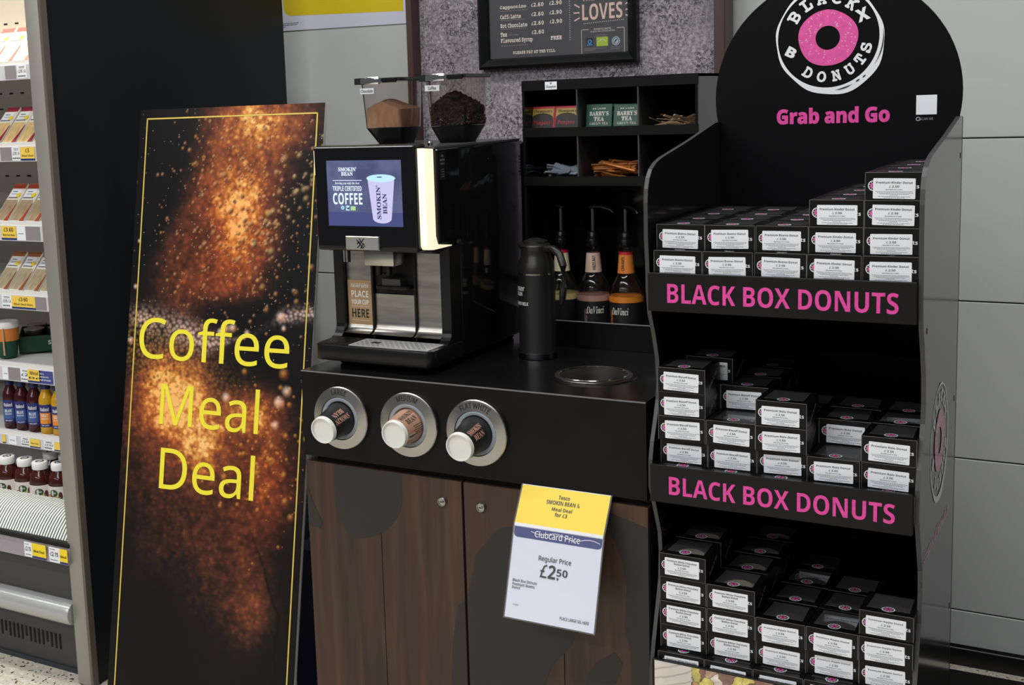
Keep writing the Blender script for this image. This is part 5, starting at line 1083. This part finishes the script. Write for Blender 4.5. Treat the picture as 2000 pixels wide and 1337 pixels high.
# ---------------------------------------------------------------- donut boxes
BWX, BD, BHZ = .0838, .0850, .0430
def box_proto(lines, nm):
    g = G(); x0, x1, y0, y1, z1 = -BWX/2, BWX/2, 0, BD, BHZ; wx, wy0, wy1 = BWX*.40, .017, .076
    V = [(x0, y0, 0), (x1, y0, 0), (x1, y1, 0), (x0, y1, 0), (x0, y0, z1), (x1, y0, z1), (x1, y1, z1), (x0, y1, z1), (-wx, wy0, z1), (wx, wy0, z1), (wx*.92, wy1, z1), (-wx*.92, wy1, z1)]
    g.add(V, [(0, 3, 2, 1), (0, 1, 5, 4), (1, 2, 6, 5), (2, 3, 7, 6), (3, 0, 4, 7), (4, 5, 9, 8), (5, 6, 10, 9), (6, 7, 11, 10), (7, 4, 8, 11)])
    e = .00055; q = .00012
    for a, b in (((x0, z1-e), (x1, z1)), ((x0, 0), (x0+e, z1)), ((x1-e, 0), (x1, z1))): g.add([(a[0], -q, a[1]), (b[0], -q, a[1]), (b[0], -q, b[1]), (a[0], -q, b[1])], [(0, 1, 2, 3)], 1)
    g.add([(-wx, wy0-.0006, z1+q), (wx, wy0-.0006, z1+q), (wx, wy0, z1+q), (-wx, wy0, z1+q)], [(0, 1, 2, 3)], 1); g.add([(-wx*.92, wy1, z1+q), (wx*.92, wy1, z1+q), (wx*.92, wy1+.0007, z1+q), (-wx*.92, wy1+.0007, z1+q)], [(0, 1, 2, 3)], 1)
    r = P('donut_box', g, [BLK_C, EDGE]); r['category'] = 'donut box'
    P('window_film', G().add([(-wx, wy0, z1-.0004), (wx, wy0, z1-.0004), (wx*.92, wy1, z1-.0004), (-wx*.92, wy1, z1-.0004)], [(0, 1, 2, 3)]), FILM, r)
    g = G(); n1, n2 = 20, 8
    vs = [((.024+.0125*math.cos(2*PI*j/n2))*math.cos(2*PI*i/n1), .045+(.024+.0125*math.cos(2*PI*j/n2))*math.sin(2*PI*i/n1), .0165+.0125*math.sin(2*PI*j/n2)*1.25) for i in range(n1) for j in range(n2)]
    g.add(vs, [(i*n2+j, ((i+1) % n1)*n2+j, ((i+1) % n1)*n2+(j+1) % n2, i*n2+(j+1) % n2) for i in range(n1) for j in range(n2)]); P('donut', g, DON[nm], r, smooth=True)
    def mini(c, X, Y, R):
        N = Vector(X).cross(Vector(Y)).normalized()*.00012; c = Vector(c); g = G(); g.ring(c+N, X, Y, 0, R, 0, 20); g.ring(c+N*2, X, Y, R*.56, R*.84, 1, 20); g.ring(c+N*3, X, Y, 0, R*.54, 2, 16); g.ring(c+N*4, X, Y, 0, R*.2, 1, 10)
        for i in range(9):
            a = 2*PI*i/9; d = Vector(X)*math.cos(a)+Vector(Y)*math.sin(a); tt = Vector(X)*-math.sin(a)+Vector(Y)*math.cos(a); p = c+N*3+d*R*.62; g.add([p-tt*R*.06, p+tt*R*.06, p+tt*R*.06+d*R*.17, p-tt*R*.06+d*R*.17], [(0, 3, 2, 1)], 0)
        return g
    P('top_logo', mini((0, .0175, z1+.0002), EX, EY, .0105), [WHITE, INK, PINK_D], r)
    P('front_logo', mini((x0+.0125, -.0002, z1*.52), EX, EZ, .0082), [WHITE, INK, PINK_D], r)
    P('brand_lettering', G().txt('Donuts', (x1-.0045, -.0003, z1*.42), EX, EZ, h=.0062, al='r'), WHITE, r)
    a = math.radians(28); P('side_lettering', G().txt('Grab & Go', (x1+.0003, .045, z1*.35), EY*math.cos(a)+EZ*math.sin(a), -EY*math.sin(a)+EZ*math.cos(a), h=.0075), MATS['scan_grey'], r)
    lx0, lx1, lz0, lz1 = -.0305, .0315, .0035, .0352
    lb = P('price_label', G().slab([(a_, b_) for a_, b_ in rrect(lx0, lx1, lz0, lz1, .0012, 2)], EX, EZ, (0, -.0009, 0), .0004), PAPER, r)
    g = G(); c = (lx0+lx1)/2; z = lz1-.0085 if len(lines) == 1 else lz1-.007
    for i, s in enumerate(lines): g.txt(s, (c, -.00105, z-i*.0049), EX, EZ, w=(.0535 if len(lines) == 1 else (.054, .028)[i]), h=.0037)
    z -= (len(lines)-1)*.0049; g.txt('£ 2.50', (c, -.00105, z-.0060), EX, EZ, w=.0145, h=.0034); g.txt('Best Before 07/11/2024', (c, -.00105, z-.0098), EX, EZ, w=.0245, h=.0017)
    P('label_lettering', g, INK, lb)
    g = G(); rb = random.Random(len(nm))
    for i, wd in enumerate((.055, .050, .042, .012, .046, .03)):
        if i >= 6-(len(lines)-1): break
        zz = z-.0126-i*.0019
        if zz < lz0+.001: break
        x = c-wd/2
        while x < c+wd/2: q_ = rb.uniform(.0012, .003); g.quad((x, -.00105, zz), EX*q_, EZ*.0007); x += q_+.0006
    P('label_small_print', g, INK_L, lb)
    return r
DON = {}
for nm, c in (('bueno', (96, 66, 46)), ('kinder', (90, 60, 44)), ('biscoff', (70, 50, 38)), ('rolo', (58, 42, 34)), ('white', (196, 186, 164)), ('ripple', (52, 36, 30))): DON[nm] = mat('donut_%s' % nm, c, .6)
PROTO = {'bueno': box_proto(['Premium Bueno Donut'], 'bueno'), 'kinder': box_proto(['Premium Kinder Donut'], 'kinder'), 'biscoff': box_proto(['Premium Biscoff Donut'], 'biscoff'), 'rolo': box_proto(['Premium Rolo Donut'], 'rolo'), 'white': box_proto(['Premium White Chocolate', 'Button Donut'], 'white'), 'ripple': box_proto(['Premium Ripple Donut'], 'ripple')}
USED = set(); BX0, PITCH = -.7195, .0850
ROWW = ['front row', 'second row', 'third row', 'rear row']; COLW = ['first', 'second', 'third', 'fourth', 'fifth']; LVW = ['lowest', 'second up', 'third up', 'fourth up', 'fifth up']; SHW = ['top', 'middle', 'bottom']
def put(sh, flav, c, r, lv, dx=0, dy=0):
    src = PROTO[flav]; o_ = src if flav not in USED else dup(src); USED.add(flav); lp = (.0432, .0435, .0446)[sh]
    z = SHZ[sh]+lv*lp+.0001; rb = R_
    x = BX0+c*PITCH+BWX/2+dx+rb.uniform(-.0004, .0004); y = 2.021+r*.0868+dy+rb.uniform(-.002, .002); a = rb.uniform(-.012, .012) if c not in (0, 4) else rb.uniform(-.004, .004)
    o_.matrix_world = Matrix.Translation((x, y, z)) @ Matrix.Rotation(a, 4, 'Z')
    tag(o_, 'black donut box on %s shelf, %s column from left, %s, %s' % (SHW[sh], COLW[c], ROWW[r], LVW[lv]), 'donut box', 'donut boxes on the %s shelf' % SHW[sh])
    for ch_ in o_.children:
        if ch_.name.startswith('price_label'): ch_.matrix_basis = Matrix.Translation((rb.uniform(-.0015, .0015), 0, rb.uniform(-.0015, .001))) @ Matrix.Rotation(rb.uniform(-.025, .025), 4, 'Y')
for c in range(5):
    n = (2, 2, 2, 3, 4)[c]
    for lv in range(n):
        for r in range(4): put(0, 'bueno' if c < 3 else 'kinder', c, r, lv, dy=-.012 if (lv == 0 and r == 0) else 0)
SH2 = {0: ('biscoff', {0: 5, 1: 5}), 1: ('biscoff', {0: 3, 1: 4, 2: 4, 3: 4}), 2: ('rolo', {0: 4, 1: 3, 2: 3}), 3: ('rolo', {0: 2, 1: 3, 2: 3}), 4: ('rolo', {0: 3, 1: 3, 2: 3})}
for c, (fv, d) in SH2.items():
    for r, n in d.items():
        for lv in range(n): put(1, fv, c, r, lv, dx=.017 if (c == 0 and r == 1 and lv == 4) else 0, dy=(.02 if (c == 0 and r == 1 and lv == 4) else 0) + (-.0125 if (lv == 0 and r == 0) else .011 if (lv == 1 and r == 0 and c < 3) else 0))
SH3 = {0: ('white', {0: 5, 1: 5}), 1: ('white', {0: 4, 1: 4, 2: 4, 3: 4}), 2: ('ripple', {0: 3, 1: 3, 2: 3, 3: 3}), 3: ('ripple', {0: 3, 1: 3, 2: 3}), 4: ('ripple', {0: 4, 1: 3})}
for c, (fv, d) in SH3.items():
    for r, n in d.items():
        for lv in range(n): put(2, fv, c, r, lv, dy=-.0125 if (lv == 0 and r == 0) else (.009 if c in (1, 2, 3) else .004) if (lv == 1 and r == 0) else 0)
